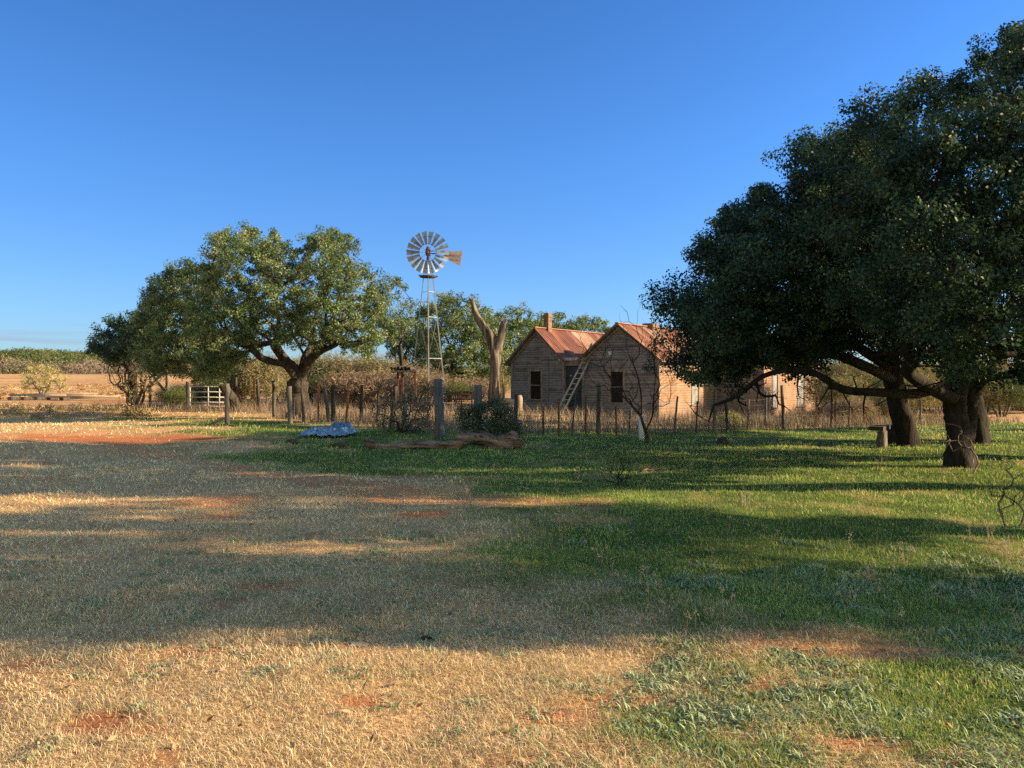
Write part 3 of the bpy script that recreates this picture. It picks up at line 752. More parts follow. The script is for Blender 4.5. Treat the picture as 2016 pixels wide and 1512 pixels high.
# --- neighbouring oaks out of frame on the right; they shade the yard
def canopy_oak(x, y, rx, ry, zc, rz, n, seed, label):
    rng = np.random.default_rng(seed)
    d = rng.normal(size=(n, 3)); d /= np.linalg.norm(d, axis=1, keepdims=True)
    d = d * (rng.random((n, 1)) ** .4); d[:, 1] = np.sign(d[:, 1]) * np.abs(d[:, 1]) ** .6
    t = d * [rx, ry, rz] + [x, y, zc]
    b = np.array([x, y, g(x, y)])
    tr = smooth_path([b - [0, 0, .2], b + [.05, 0, .8], b + [0, .1, 1.8], b + [.1, .1, 2.6]], 3)
    return oak('oak_tree', label, 'tree', b, [(tr, None, 6)], t, .4, .75, 360, .14, OAKSHADE, seed, 'oaks standing outside the right edge of the photo', step=.8)
SHADE = [(15.5, 5.75, 3.0, 2.65, 5.3, 3.4, 120), (16.5, 10.8, 2.2, 1.9, 7.8, 2.2, 30), (17.5, 20.4, 2.8, 2.5, 6.0, 2.7, 76), (22.0, 25.8, 3.8, 3.6, 7.7, 4.2, 120), (17.0, 15.4, 2.3, 2.0, 5.4, 2.3, 40)]
for i, (x, y, rx, ry, zc, rz, n) in enumerate(SHADE):
    canopy_oak(x, y, rx, ry, zc, rz, n, 140 + i, 'tall live oak beyond the right edge of the yard')

# ------------------------------------------------------------------ bare bushes and scrub
def bush_mesh(targets, base, stems, r0, Rt, seed, alpha=.25, step=.3, jit=.22, k=3):
    rng = np.random.default_rng(seed)
    chains = []
    for s in stems: chains.append((np.array(s), None, 1))
    P, par, tips = grow(chains, targets, alpha, step, jit, rng, bend=.3)
    R = radii(P, par, tips, r0, Rt, len(P))
    V, Q = tube_tree(P, par, R, rng, .05, 7)
    return V - base, Q
def scatter_poly(poly, D, dep, n, rng, mind=.0):
    return crown_points(poly, D, dep, n, mind, rng, 40, .3, .5)

# bare tree in front of the right gable
def bare_tree():
    rng = np.random.default_rng(300)
    D = 20.6; b = gp(1272, D)
    poly = [(1120, 700), (1150, 640), (1200, 640), (1222, 600), (1250, 630), (1290, 612), (1320, 650), (1340, 700), (1345, 770), (1310, 800), (1250, 800), (1190, 790), (1140, 770)]
    t = scatter_poly(poly, D, 1.3, 420, rng, .05)
    extra = np.array([pt(a, c, D) for a, c in ((1219, 601), (1226, 612), (1262, 598), (1255, 615), (1290, 622), (1300, 640), (1170, 620), (1188, 618), (1150, 640))])
    t = np.concatenate([t, extra])
    tr = smooth_path([b - [0, 0, .1], pt(1274, 862, D), pt(1268, 842, D), pt(1262, 820, D)], 3)
    st2 = smooth_path([tr[5], pt(1284, 820, D + .05), pt(1287, 780, D + .1), pt(1290, 730, D + .1), pt(1282, 690, D)], 3)
    st3 = smooth_path([tr[-1], pt(1245, 800, D - .05), pt(1215, 765, D - .1), pt(1195, 735, D - .1)], 3)
    st4 = smooth_path([tr[-1], pt(1262, 780, D), pt(1255, 740, D), pt(1240, 700, D + .1)], 3)
    root = empty('bare_tree', b, 'small leafless tree with spreading twigs in front of the right house gable', 'tree')
    P, par, tips = grow([(tr, None, 5), (st2, 5, 2), (st3, len(tr) - 1, 2), (st4, len(tr) - 1, 2)], t, .5, .22, .2, rng, bend=.5)
    R = radii(P, par, tips, .0030, .048, len(P))
    V, Q = tube_tree(P, par, R, rng, .05, 8)
    link('trunk', np_mesh('trunk', V - b, Q, None, True), M['bark'], root)
    lt = np.array([pt(rng.uniform(1268, 1345), rng.uniform(672, 735), D + rng.uniform(-.6, .6)) for _ in range(46)])
    V, Fc, C = leaves(lt, np.full(len(lt), .14), 26, .05, OAKSHADE, rng)
    link('crown', np_mesh('crown', V - b, Fc, C), M['leaf'], root)
bare_tree()

def simple_bush(name, label, cat, poly, D, dep, base_px, n, r0, Rt, seed, nst=5, mat='bark', leafc=None, leafn=0, leafs=.05, leafr=.18, by=None, group=None, mind=.04):
    rng = np.random.default_rng(seed)
    b = gp(base_px, D)
    t = scatter_poly(poly, D, dep, n, rng, mind)
    h = t[:, 2].max() - b[2]
    stems = []
    for i in range(nst):
        a = rng.random() * 6.283
        s0 = b + [math.cos(a) * .06 * h, math.sin(a) * .06 * h, -.05]
        s1 = b + [math.cos(a) * .16 * h, math.sin(a) * .16 * h, .22 * h]
        stems.append(np.array([s0, (s0 + s1) / 2 + rng.normal(0, .02 * h, 3), s1]))
    root = empty(name, b, label, cat, group)
    V, Q = bush_mesh(t, b, stems, r0, Rt, seed, step=max(.12, h * .08), jit=.2)
    link('branches', np_mesh('branches', V, Q, None, True), M[mat], root)
    if leafc is not None:
        V, Fc, C = leaves(t, np.full(len(t), leafr), leafn, leafs, leafc, rng, .9)
        link('foliage', np_mesh('foliage', V - b, Fc, C), M['leaf'], root)
    return root
TAN = [(.16, .12, .085), (.25, .20, .13), (.33, .27, .17)]
OLIVE = [(.12, .12, .06), (.19, .18, .09), (.26, .24, .13)]
simple_bush('bare_bush', 'bare brown bush beside the plank rack at the left edge of the oaks', 'bush', [(205, 735), (215, 700), (240, 690), (270, 685), (300, 705), (310, 750), (300, 785), (230, 780)], 44, 1.6, 266, 260, .012, .10, 310, 6, 'bark', OLIVE, 5, .09, .35)
simple_bush('green_bush', 'dark green bush growing around the fence post behind the log', 'bush', [(898, 818), (912, 800), (930, 806), (945, 786), (962, 792), (985, 786), (996, 800), (1012, 806), (1020, 828), (1030, 846), (1012, 860), (950, 862), (925, 848), (905, 838)], 20.8, .8, 968, 130, .006, .04, 311, 6, 'bark', [(.035, .06, .035), (.06, .09, .055), (.09, .12, .075)], 60, .055, .19)
simple_bush('bare_bush', 'thin leafless shrub on the open lawn before the small bare tree', 'bush', [(1175, 925), (1195, 898), (1222, 886), (1250, 900), (1262, 930), (1250, 950), (1195, 952)], 12.2, .45, 1224, 120, .0028, .016, 312, 6, 'bark')
simple_bush('bare_bush', 'spindly sapling with crooked pale stems at the right edge of the lawn', 'bush', [(1918, 960), (1935, 925), (1960, 895), (2000, 900), (2040, 920), (2060, 980), (2010, 1000), (1960, 985)], 8.7, .3, 1990, 46, .0024, .014, 313, 3, 'deadwood')
simple_bush('bare_bush', 'tangle of dry twigs in front of the double oak trunk', 'bush', [(1800, 870), (1830, 850), (1865, 832), (1900, 840), (1925, 870), (1915, 900), (1860, 885)], 13.7, .5, 1908, 40, .004, .018, 314, 3, 'deadwood')
simple_bush('brush_pile', 'dark heap of dead brush leaning on the fence left of the thick grey post', 'brush', [(728, 800), (760, 775), (800, 770), (842, 785), (850, 830), (845, 858), (780, 856), (735, 835)], 24.6, .9, 795, 210, .006, .03, 315, 8, 'bark', [(.05, .05, .04), (.1, .095, .07), (.15, .14, .10)], 16, .055, .2)
simple_bush('brush_pile', 'tall dark leafless thicket at the foot of the windmill', 'brush', [(800, 790), (812, 755), (835, 745), (860, 745), (872, 770), (868, 800), (810, 800)], 29, .8, 838, 170, .007, .03, 316, 8, 'bark')
simple_bush('yellow_tree', 'small pale yellow green tree alone in the far field at left', 'tree', [(34, 752), (42, 735), (62, 724), (90, 718), (115, 726), (132, 742), (135, 762), (110, 768), (60, 768), (40, 764)], 82, 2.4, 84, 150, .02, .12, 317, 4, 'bark_light', [(.26, .24, .08), (.36, .33, .12), (.44, .40, .17)], 34, .11, .38, mind=.1)
simple_bush('green_bush', 'small yellow green bush behind the fence by the dark plank wall', 'bush', [(1408, 838), (1415, 818), (1435, 808), (1455, 815), (1462, 838), (1440, 846)], 27.5, .5, 1437, 70, .005, .02, 318, 6, 'bark', [(.14, .17, .06), (.22, .25, .10), (.30, .31, .15)], 26, .05, .14)

# scrub prototypes, then copies
def scrub_proto(name, label, cat, seed, h, spread, n, cols, per, size, mat='scrub'):
    rng = np.random.default_rng(seed)
    b = np.zeros(3)
    d = rng.normal(size=(n, 3)); d /= np.linalg.norm(d, axis=1, keepdims=True)
    d[:, 2] = np.abs(d[:, 2])
    t = d * (.45 + .55 * rng.random((n, 1))) * [spread, spread, h * .62] + [0, 0, h * .34]
    stems = []
    for i in range(7):
        a = i / 7 * 6.283 + rng.random() * .5
        s0 = np.array([math.cos(a) * .15, math.sin(a) * .15, -.1]); s1 = np.array([math.cos(a) * .3 * spread, math.sin(a) * .3 * spread, h * .28])
        stems.append(np.array([s0, (s0 + s1) / 2 + rng.normal(0, .05, 3), s1]))
    root = empty(name, (0, 0, 0), label, cat)
    V, Q = bush_mesh(t, b, stems, .009, .06, seed, step=.35, jit=.25)
    link('branches', np_mesh('branches', V, Q, None, True), M['bark_light'], root)
    # fine twigs: many thin slivers
    m = n * per
    c = np.repeat(t, per, 0) + rng.normal(0, .22, (m, 3))
    dr = (np.repeat(d, per, 0) * .6 + rng.normal(0, .8, (m, 3)) + [0, 0, .1]); dr /= np.linalg.norm(dr, axis=1, keepdims=True)
    sd = np.cross(dr, rng.normal(size=(m, 3))); sd /= np.linalg.norm(sd, axis=1, keepdims=True)
    Ln = size * .75 * (.5 + rng.random((m, 1)))
    V = np.stack([c - dr * Ln * .5 - sd * .012, c - dr * Ln * .5 + sd * .012, c + dr * Ln * .5], 1).reshape(-1, 3)
    C = np.repeat(palette(cols, m, rng, .2), 3, 0)
    link('foliage', np_mesh('foliage', V, np.arange(m * 3).reshape(-1, 3), np.clip(C, .01, .6)), M[mat], root)
    return root
def copy_tree(o, parent=None):
    c = o.copy(); COL.objects.link(c)
    if parent is not None: c.parent = parent
    for ch in list(o.children): copy_tree(ch, c)
    return c
protos = [scrub_proto('dry_shrub', '', 'shrub', 330, 2.6, 1.9, 190, [(.15, .115, .085), (.26, .205, .145), (.36, .29, .20)], 46, .36),
          scrub_proto('dry_shrub', '', 'shrub', 331, 3.0, 1.6, 170, [(.13, .125, .065), (.22, .20, .105), (.31, .275, .155)], 48, .34),
          scrub_proto('dry_shrub', '', 'shrub', 332, 1.8, 1.7, 150, [(.14, .10, .08), (.22, .165, .125), (.32, .25, .19)], 46, .32),
          scrub_proto('green_shrub', '', 'shrub', 333, 2.4, 1.6, 170, [(.05, .075, .03), (.09, .12, .045), (.15, .17, .075)], 60, .22)]
KIND = ['grey brown dry shrub', 'olive tan dry shrub', 'low twiggy brown shrub', 'leafy green shrub']
SCR = []   # px, D, kind, scale, place
rs = np.random.default_rng(340)
for px, D, k, s in ((450, 47, 1, 1.0), (490, 50, 0, 1.1), (520, 46, 1, 1.15), (545, 53, 0, 1.1), (640, 48, 3, .9), (660, 56, 1, 1.3), (690, 47, 2, 1.2), (705, 56, 0, 1.35), (730, 50, 1, 1.2), (750, 46, 2, 1.2), (765, 57, 0, 1.3), (785, 52, 1, 1.05), (820, 50, 0, 1.05), (850, 58, 0, 1.0), (900, 54, 3, .7), (940, 56, 2, 1.0), (975, 60, 1, .9), (600, 58, 1, 1.2), (625, 60, 0, 1.2), (575, 55, 2, 1.1), (430, 52, 1, .9), (405, 48, 2, .8), (470, 56, 0, 1.0)):
    SCR.append((px, D, k, s, 'in the thicket behind the fence left of the windmill' if px < 830 else 'between the windmill and the farmhouse'))
for px, D, k, s in ((385, 46, 3, .6), (350, 44, 3, .55), (345, 50, 2, .8)):
    SCR.append((px, D, k, s, 'beside the white pipe gate'))
for i in range(30):
    px = rs.uniform(1625, 2090); D = rs.uniform(42, 62)
    SCR.append((px, D, int(rs.choice([0, 1, 1, 2, 3])), rs.uniform(.8, 1.25), 'beyond the fence under the right hand oaks'))
for i in range(14):
    px = rs.uniform(1900, 2200); D = rs.uniform(66, 78)
    SCR.append((px, D, int(rs.choice([0, 1, 1])), rs.uniform(1.2, 1.7), 'at the back of the pale field under the right hand oaks'))
for px, D, k, s in ((1640, 33, 2, .55), (1680, 33, 0, .5), (1705, 35, 3, .6), (1750, 34, 1, .55), (1660, 38, 1, .8), (1730, 40, 3, .9), (1790, 40, 1, .9)):
    SCR.append((px, D, k, s, 'just behind the wire fence left of the oak trunks'))
used = set()
for px, D, k, s, where in SCR:
    o = protos[k] if k not in used else copy_tree(protos[k])
    used.add(k)
    p = gp(px, D); o.location = p; o.rotation_euler = (0, 0, rs.random() * 6.283); o.scale = (s * rs.uniform(.9, 1.2), s * rs.uniform(.9, 1.2), s)
    o['label'] = KIND[k] + ' ' + where
    o['group'] = KIND[k].split()[-2] + ' shrubs ' + where

# far scrub belt and wooded hill: nobody could count them
def far_mass(name, label, cat, xs, ys, hs, ws, cols, per, size, seed, top=.6):
    rng = np.random.default_rng(seed)
    n = len(xs)
    c = np.repeat(np.stack([xs, ys, gz(xs, ys)], -1), per, 0)
    h = np.repeat(hs, per); w = np.repeat(ws, per)
    d = rng.normal(size=(n * per, 3)); d /= np.linalg.norm(d, axis=1, keepdims=True)
    d[:, 2] = np.abs(d[:, 2])
    rr = rng.random((n * per, 1)) ** .35
    lob = 1 + .25 * np.sin(d[:, :1] * 7 + np.repeat(rng.random((n, 1)) * 6, per, 0)) * np.sin(d[:, 1:2] * 6 + 1)
    p = c + d * rr * lob * np.stack([w, w, h * top], -1) + np.stack([0 * h, 0 * h, h * (1 - top) * rng.random(n * per)], -1)
    nrm = d + rng.normal(0, .6, d.shape); nrm /= np.linalg.norm(nrm, axis=1, keepdims=True)
    ax = np.cross(nrm, rng.normal(size=d.shape)); ax /= np.linalg.norm(ax, axis=1, keepdims=True); bi = np.cross(nrm, ax)
    s = np.repeat(size, per)[:, None] * (.6 + .8 * rng.random((n * per, 1)))
    V = np.stack([p - ax * s * .5, p + bi * s * .24, p + ax * s * .5, p - bi * s * .24], 1).reshape(-1, 3)
    base = palette(cols, n, rng, .15)
    C = np.repeat(np.repeat(base, per, 0) * (1 + rng.normal(0, .18, (n * per, 1))), 4, 0)
    o = link(name, np_mesh(name, V, np.arange(n * per * 4).reshape(-1, 4), np.clip(C, .01, .6)), M['scrub'])
    return tag(o, label, cat, kind='stuff')
r_ = np.random.default_rng(400)
def polar(n, a0, a1, d0, d1):
    a = np.radians(r_.uniform(a0, a1, n)); d = r_.uniform(d0, d1, n); return d * np.sin(a), d * np.cos(a)
xa, ya = polar(620, -42, -20, 400, 940); xb_, yb_ = polar(380, -20, 44, 420, 930)
x = np.concatenate([xa, xb_]); y = np.concatenate([ya, yb_]); nw = len(x)
far_mass('far_woodland', 'green wooded hill far off beyond the field at left', 'woodland', x, y, r_.uniform(4.5, 8, nw), r_.uniform(8, 14, nw), [(.035, .055, .026), (.055, .08, .034), (.085, .105, .042), (.11, .12, .055)], 150, np.full(nw, 1.7), 401)
x, y = polar(150, -42, -12, 180, 380)
far_mass('far_scrub', 'hazy grey brown belt of bare mesquite across the far field at left', 'scrub', x, y, 1.2 + 5.6 * r_.random(150) ** 1.5, 3 + 7 * r_.random(150), [(.11, .088, .08), (.15, .12, .10), (.19, .155, .125), (.11, .115, .065), (.15, .125, .10)], 900, np.full(150, .55), 402)
x, y = polar(200, -14, 46, 90, 260)
far_mass('far_scrub', 'grey brown scrub far behind the house and the right hand oaks', 'scrub', x, y, r_.uniform(2.0, 4.0, 200), r_.uniform(2.5, 5, 200), [(.17, .135, .10), (.25, .20, .15), (.20, .19, .11)], 260, np.full(200, .5), 403)
x, y = polar(140, -36, -20, 78, 135)
far_mass('field_weeds', 'low rusty brown weeds dotting the far field at left', 'weeds', x, y, r_.uniform(.25, .6, 140), r_.uniform(.5, 1.6, 140), [(.20, .11, .06), (.33, .20, .10), (.42, .29, .15)], 60, np.full(140, .2), 404)
x, y = polar(160, -36, -25, 38, 58)
far_mass('road_weeds', 'thin dry weeds along the red dirt track at left', 'weeds', x, y, r_.uniform(.15, .55, 160), r_.uniform(.15, .5, 160), [(.16, .16, .07), (.33, .25, .12), (.44, .33, .18)], 60, np.full(160, .09), 405)

# ------------------------------------------------------------------ farmhouse
TH = math.radians(38)
U = np.array([math.cos(TH), -math.sin(TH), 0]); Rr = np.array([math.sin(TH), math.cos(TH), 0]); Z = np.array([0, 0, 1.0])
H0 = np.array([0, 45.05, 0.0])                      # left front corner of the left gable
def hp(u, r, z): return H0 + U * u + Rr * r + Z * z
FLOOR, EAVE, PEAK = -.35, 2.85, 4.68
uA0, uA1 = 0.0, 3.67         # left gable
uB0, uB1 = 4.94, 9.5         # right gable
LEN1 = 7.2                   # right gable side wall
OUT = 2.79
house = empty('farmhouse', hp(0, 0, -.4), 'abandoned clapboard farmhouse with twin gables and rusty metal roofs', 'house')
HB = house.location
class HM(MB):
    def __init__(s): super().__init__(tuple(HB))
def siding(mb, a, du, n, length, z0, ztop, holes=(), h=.115, rng=random, tone=.5, miss=.012):
    """lapped boards: a origin, du run direction, n outward normal, ztop(u)-> top height as function, holes (u0,u1,z0,z1)"""
    z = z0
    row = 0
    while z < 6:
        z1 = z + h
        # clip run by the gable line
        us = [u for u in np.linspace(0, length, 61) if ztop(u) > z + .01]
        if not us: break
        lo, hi = us[0], us[-1]
        cuts = [(lo, hi)]
        for (h0, h1, hz0, hz1) in holes:
            if z1 > hz0 + .02 and z < hz1 - .02:
                nc = []
                for c0, c1 in cuts:
                    if h0 > c0: nc.append((c0, min(c1, h0)))
                    if h1 < c1: nc.append((max(c0, h1), c1))
                cuts = [c for c in nc if c[1] - c[0] > .02]
        for c0, c1 in cuts:
            u = c0
            while u < c1 - .02:
                v = min(c1, u + rng.uniform(1.2, 3.8))
                if c1 - v < .3: v = c1
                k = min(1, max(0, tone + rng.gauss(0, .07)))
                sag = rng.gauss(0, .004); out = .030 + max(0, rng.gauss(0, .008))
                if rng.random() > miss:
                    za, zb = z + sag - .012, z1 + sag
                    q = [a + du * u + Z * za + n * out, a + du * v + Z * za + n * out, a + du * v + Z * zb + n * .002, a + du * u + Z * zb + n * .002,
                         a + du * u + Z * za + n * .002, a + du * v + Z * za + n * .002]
                    b0 = len(mb.v); mb.add(q, [(0, 1, 2, 3), (4, 5, 1, 0)], k); mb.c[b0:] = [(v_, v_, v_) for v_ in (k - .22, k - .22, k + .16, k + .16, 0, 0)]  # board foot and underside darkened: lap shade line painted in
                u = v + .004
        z = z1; row += 1
def backing(mb, a, du, n, length, z0, ztop, dep=.02, holes=()):
    """dark sheathing behind the boards"""
    us = np.linspace(0, length, 25)
    vs = []; fs = []
    for u in us:
        vs += [a + du * u + Z * z0 - n * dep, a + du * u + Z * ztop(u) - n * dep]
    for i in range(len(us) - 1): fs.append((2 * i, 2 * i + 2, 2 * i + 3, 2 * i + 1))
    mb.add(vs, fs, .2)
def window(a, du, n, u0, u1, z0, z1, mats=('glass',), label=None, boarded=False, shutter=False):
    fr = HM(); w = .10
    for (x0, x1, y0, y1, t) in ((u0 - w, u0, z0, z1, .055), (u1, u1 + w, z0, z1, .055), (u0 - w - .02, u1 + w + .02, z1, z1 + .12, .065)):
        c = a + du * (x0 + x1) / 2 + Z * (y0 + y1) / 2 + n * (t / 2 - .005)
        Mx = Matrix((tuple(du) , tuple(n), tuple(Z))).transposed()
        fr.box(c, (x1 - x0, t, y1 - y0), Mx, .6)
    f = fr.build('window', M['trim'], house)
    if label: f['label'] = label
    sl = HM(); Mx = Matrix((tuple(du), tuple(n), tuple(Z))).transposed()
    sl.box(a + du * (u0 + u1) / 2 + Z * (z0 - .04) + n * .05, (u1 - u0 + .34, .14, .07), Mx, .45)
    sl.build('sill', M['trim'], f)
    pn = HM()
    pn.box(a + du * (u0 + u1) / 2 + Z * (z0 + z1) / 2 - n * .012, (u1 - u0 - .002, .01, z1 - z0 - .002), Mx)
    pn.build('pane', M['curtain'] if boarded else M['glass'], f)
    sh = HM()
    zm = (z0 + z1) / 2
    sh.box(a + du * (u0 + u1) / 2 + Z * zm + n * .006, (u1 - u0, .022, .05), Mx, .35)
    sh.box(a + du * (u0 + .025) + Z * zm + n * .004, (.045, .018, z1 - z0), Mx, .35)
    sh.box(a + du * (u1 - .025) + Z * zm + n * .004, (.045, .018, z1 - z0), Mx, .35)
    sh.build('sash', M['trim'], f)
    return f
rr_ = random.Random(5)
nF = -Rr                                             # front faces
nS = U                                               # right side faces
def gable(u0, u1):
    c = (u0 + u1) / 2; half = (u1 - u0) / 2
    return lambda u: EAVE + (PEAK - .1 - EAVE) * max(0, 1 - abs(u - half) / half)
# front walls
wL = HM(); a = hp(uA0, 0, 0)
winL = (1.32, 2.12, .62, 2.20)
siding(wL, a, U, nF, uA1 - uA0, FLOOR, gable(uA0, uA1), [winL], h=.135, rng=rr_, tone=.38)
backing(wL, a, U, nF, uA1 - uA0, FLOOR, gable(uA0, uA1))
o = wL.build('wall', M['siding'], house); o['label'] = 'left front gable wall of grey unpainted clapboard'
window(a, U, nF, *winL, label='tall dark window in the left gable')
wR = HM(); a2 = hp(uB0, 0, 0)
winR = (1.72, 2.52, .52, 2.14)
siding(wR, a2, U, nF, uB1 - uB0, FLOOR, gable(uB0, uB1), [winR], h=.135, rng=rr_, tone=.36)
backing(wR, a2, U, nF, uB1 - uB0, FLOOR, gable(uB0, uB1))
o = wR.build('wall', M['siding'], house); o['label'] = 'right front gable wall of grey unpainted clapboard'
window(a2, U, nF, *winR, label='tall dark window in the right gable')
# door bay
Mx = Matrix((tuple(U), tuple(nF), tuple(Z))).transposed()
dm = HM(); dm.box(hp((uA1 + uB0) / 2 , .12, 1.12), (uB0 - uA1 - .12, .05, 2.75), Mx)
for k in range(3): dm.box(hp((uA1 + uB0) / 2, .085, .3 + k * .8), (uB0 - uA1 - .3, .02, .06), Mx)
d = dm.build('door', M['door'], house); d['label'] = 'tall dark slate door between the two gables'
kb = HM(); kb.box(hp(uA1 + .42, .07, 1.95), (.07, .03, .09), Mx); kb.build('door_plate', M['tin'], d)
jm = HM()
jm.box(hp(uA1 + .03, .05, 1.12), (.07, .09, 2.76), Mx, .4); jm.box(hp(uB0 - .03, .05, 1.12), (.07, .09, 2.76), Mx, .4)
jm.box(hp((uA1 + uB0) / 2, .05, 2.56), (uB0 - uA1, .10, .12), Mx, .4)
jm.build('door_frame', M['trim'], house)
fm = HM(); fm.box(hp((uA1 + uB0) / 2, -.10, 2.86), (uB0 - uA1 + .55, .06, .16), Mx)
o = fm.build('gutter', M['tin'], house)
fb = HM(); fb.box(hp((uA1 + uB0) / 2, .0, 2.70), (uB0 - uA1, .05, .16), Mx, .4); fb.build('fascia', M['trim'], house)
# side walls
side = lambda u: EAVE
wS = HM(); aS = hp(uB1, 0, 0)
ws1 = (3.9, 4.75, .35, 2.0)
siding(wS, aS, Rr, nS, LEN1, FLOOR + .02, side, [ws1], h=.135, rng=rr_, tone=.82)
backing(wS, aS, Rr, nS, LEN1, FLOOR, side)
o = wS.build('wall', M['siding'], house); o['label'] = 'sunlit right side wall of orange brown clapboard'
window(aS, Rr, nS, *ws1, label='window in the sunlit side wall', boarded=True)
wT = HM(); aT = hp(uB1, LEN1, 0)
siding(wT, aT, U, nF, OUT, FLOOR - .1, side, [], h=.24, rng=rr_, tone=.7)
backing(wT, aT, U, nF, OUT, FLOOR - .1, side)
o = wT.build('wall', M['siding'], house); o['label'] = 'shaded wall of wide planks at the inner corner of the rear wing'
WL = 10.6
wU = HM(); aU = hp(uB1 + OUT, LEN1, 0)
w2 = (1.45, 2.3, .10, 2.0); w3 = (5.9, 7.2, .10, 2.25)
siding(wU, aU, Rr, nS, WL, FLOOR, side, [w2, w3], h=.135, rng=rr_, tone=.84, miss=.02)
backing(wU, aU, Rr, nS, WL, FLOOR, side)
o = wU.build('wall', M['siding'], house); o['label'] = 'sunlit outer wall of the rear wing under the oak'
window(aU, Rr, nS, *w2, label='nearer window of the rear wing', boarded=True)
window(aU, Rr, nS, *w3, label='wide whitened window of the rear wing', boarded=True)
# far and hidden walls, plain boards
wB = HM(); aB = hp(uA0, 0, 0)
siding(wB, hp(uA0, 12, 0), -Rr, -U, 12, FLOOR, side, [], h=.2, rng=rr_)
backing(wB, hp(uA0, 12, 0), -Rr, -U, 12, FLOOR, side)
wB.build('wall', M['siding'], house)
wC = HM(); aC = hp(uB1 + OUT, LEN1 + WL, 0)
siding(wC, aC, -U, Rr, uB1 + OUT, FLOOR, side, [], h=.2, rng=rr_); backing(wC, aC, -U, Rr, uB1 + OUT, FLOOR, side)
wC.build('wall', M['siding'], house)
# corner boards and rake trim
for (u, r) in ((uA0, 0), (uA1, 0), (uB0, 0), (uB1, 0), (uB1 + OUT, LEN1)):
    cbm = HM(); cbm.box(hp(u, r, (EAVE + FLOOR) / 2 - .02) + nF * .022, (.12, .05, EAVE - FLOOR - .04), Mx, .55); cbm.build('corner_board', M['trim'], house)
for (u0, u1) in ((uA0, uA1), (uB0, uB1)):
    c = (u0 + u1) / 2
    for s in (-1, 1):
        e = c + s * ((u1 - u0) / 2 - .02)
        rk = HM(); rk.bar(hp(c, -.055, PEAK - .26), hp(e, -.055, EAVE - .12), .05, .19, .5, up=tuple(nF)); rk.build('rake_board', M['trim'], house)
# foundation skirt
for (u, r, sx, sy, sz) in [(.3 + i * 1.5, .25, .35, .3, .5) for i in range(6)] + [(uB1 - .2, .5 + i * 1.6, .3, .35, .6) for i in range(5)] + [(uB1 + OUT - .25, LEN1 + .3 + i * 1.9, .3, .35, .7) for i in range(6)]:
    fo = HM(); fo.box(hp(u, r, FLOOR - sz / 2 + .05), (sx, sy, sz), Mx); fo.build('foundation_pier', M['stone'], house)
# roofs
def roof_plane(mb, r0, r1, ue, ze, uc, zc, sheet=.62, seed=0, under=None):
    """from eave (ue,ze) up to ridge (uc,zc), running r0..r1, with raised seams"""
    rg = random.Random(seed)
    L = math.hypot(uc - ue, zc - ze)
    nv = np.array([-(zc - ze), (uc - ue)]) / L
    if nv[1] < 0: nv = -nv
    r = r0
    xs = []
    while r < r1 - .01:
        w = min(sheet, r1 - r); tone = rg.random()
        if r1 - r - w < .15: w = r1 - r
        q = w / 6
        prof = [(0, .028), (q * .35, .0), (q * 2, .0), (q * 2.25, .018), (q * 2.5, 0), (q * 4, 0), (q * 4.25, .018), (q * 4.5, 0), (w - q * .35, 0), (w, .028)]
        ks = 4
        vs = []; cs = []
        for dx, hgt in prof:
            for k in range(ks + 1):
                t = k / ks
                uu = ue + (uc - ue) * t + nv[0] * (hgt + .004 * math.sin(k * 2 + r)); zz = ze + (zc - ze) * t + nv[1] * hgt
                vs.append(hp(uu, r + dx, zz)); cs.append((tone, t * L, r + dx))
        b = len(mb.v)
        n = ks + 1
        fs = [(i * n + k, (i + 1) * n + k, (i + 1) * n + k + 1, i * n + k + 1) for i in range(len(prof) - 1) for k in range(ks)]
        mb.add(vs, fs, .5)
        mb.c[b:] = cs
        r += w
    # underside
    vs = [hp(ue, r0, ze - .05), hp(ue, r1, ze - .05), hp(uc, r1, zc - .05), hp(uc, r0, zc - .05), hp(ue, r0, ze - .004), hp(uc, r0, zc - .004), hp(ue, r1, ze - .004), hp(uc, r1, zc - .004)]
    (under or mb).add(vs, [(0, 1, 2, 3), (0, 3, 5, 4), (1, 6, 7, 2), (0, 4, 6, 1)], (.1, .3, .3) if under is None else .2)
def gable_roof(u0, u1, r0, r1, label, seed, right_over=.34, left_over=.34):
    c = (u0 + u1) / 2; sl = (PEAK - EAVE) / ((u1 - u0) / 2)
    mb = HM(); ub = HM()
    roof_plane(mb, r0, r1, u0 - left_over, EAVE + .08 - left_over * sl, c, PEAK, seed=seed, under=ub)
    roof_plane(mb, r0, r1, u1 + right_over, EAVE + .08 - right_over * sl, c, PEAK, seed=seed + 1, under=ub)
    o = mb.build('roof', M['roof'], house); o['label'] = label
    rc = HM(); rc.bar(hp(c, r0, PEAK + .03), hp(c, r1, PEAK + .03), .20, .05, .9)
    rc.build('ridge_cap', M['roof'], o); rc.c = rc.c
    ub.build('soffit', M['trim'], o)
    return o
gable_roof(uA0, uA1, -.34, 12, 'bright rusty streaked roof over the left gable', 3, right_over=.24)
roofB = gable_roof(uB0, uB1, -.34, LEN1 + WL, 'darker red brown roof over the right gable', 9, left_over=.24)
# wing roof: lean-to continuing from the main slope
mb = HM(); roof_plane(mb, LEN1 - .3, LEN1 + WL + .3, uB1 + OUT + .34, EAVE - .02, uB1 - .9, EAVE + 1.25, seed=21)
mb.build('roof', M['roof'], house)['label'] = 'low roof over the rear wing behind the oak leaves'
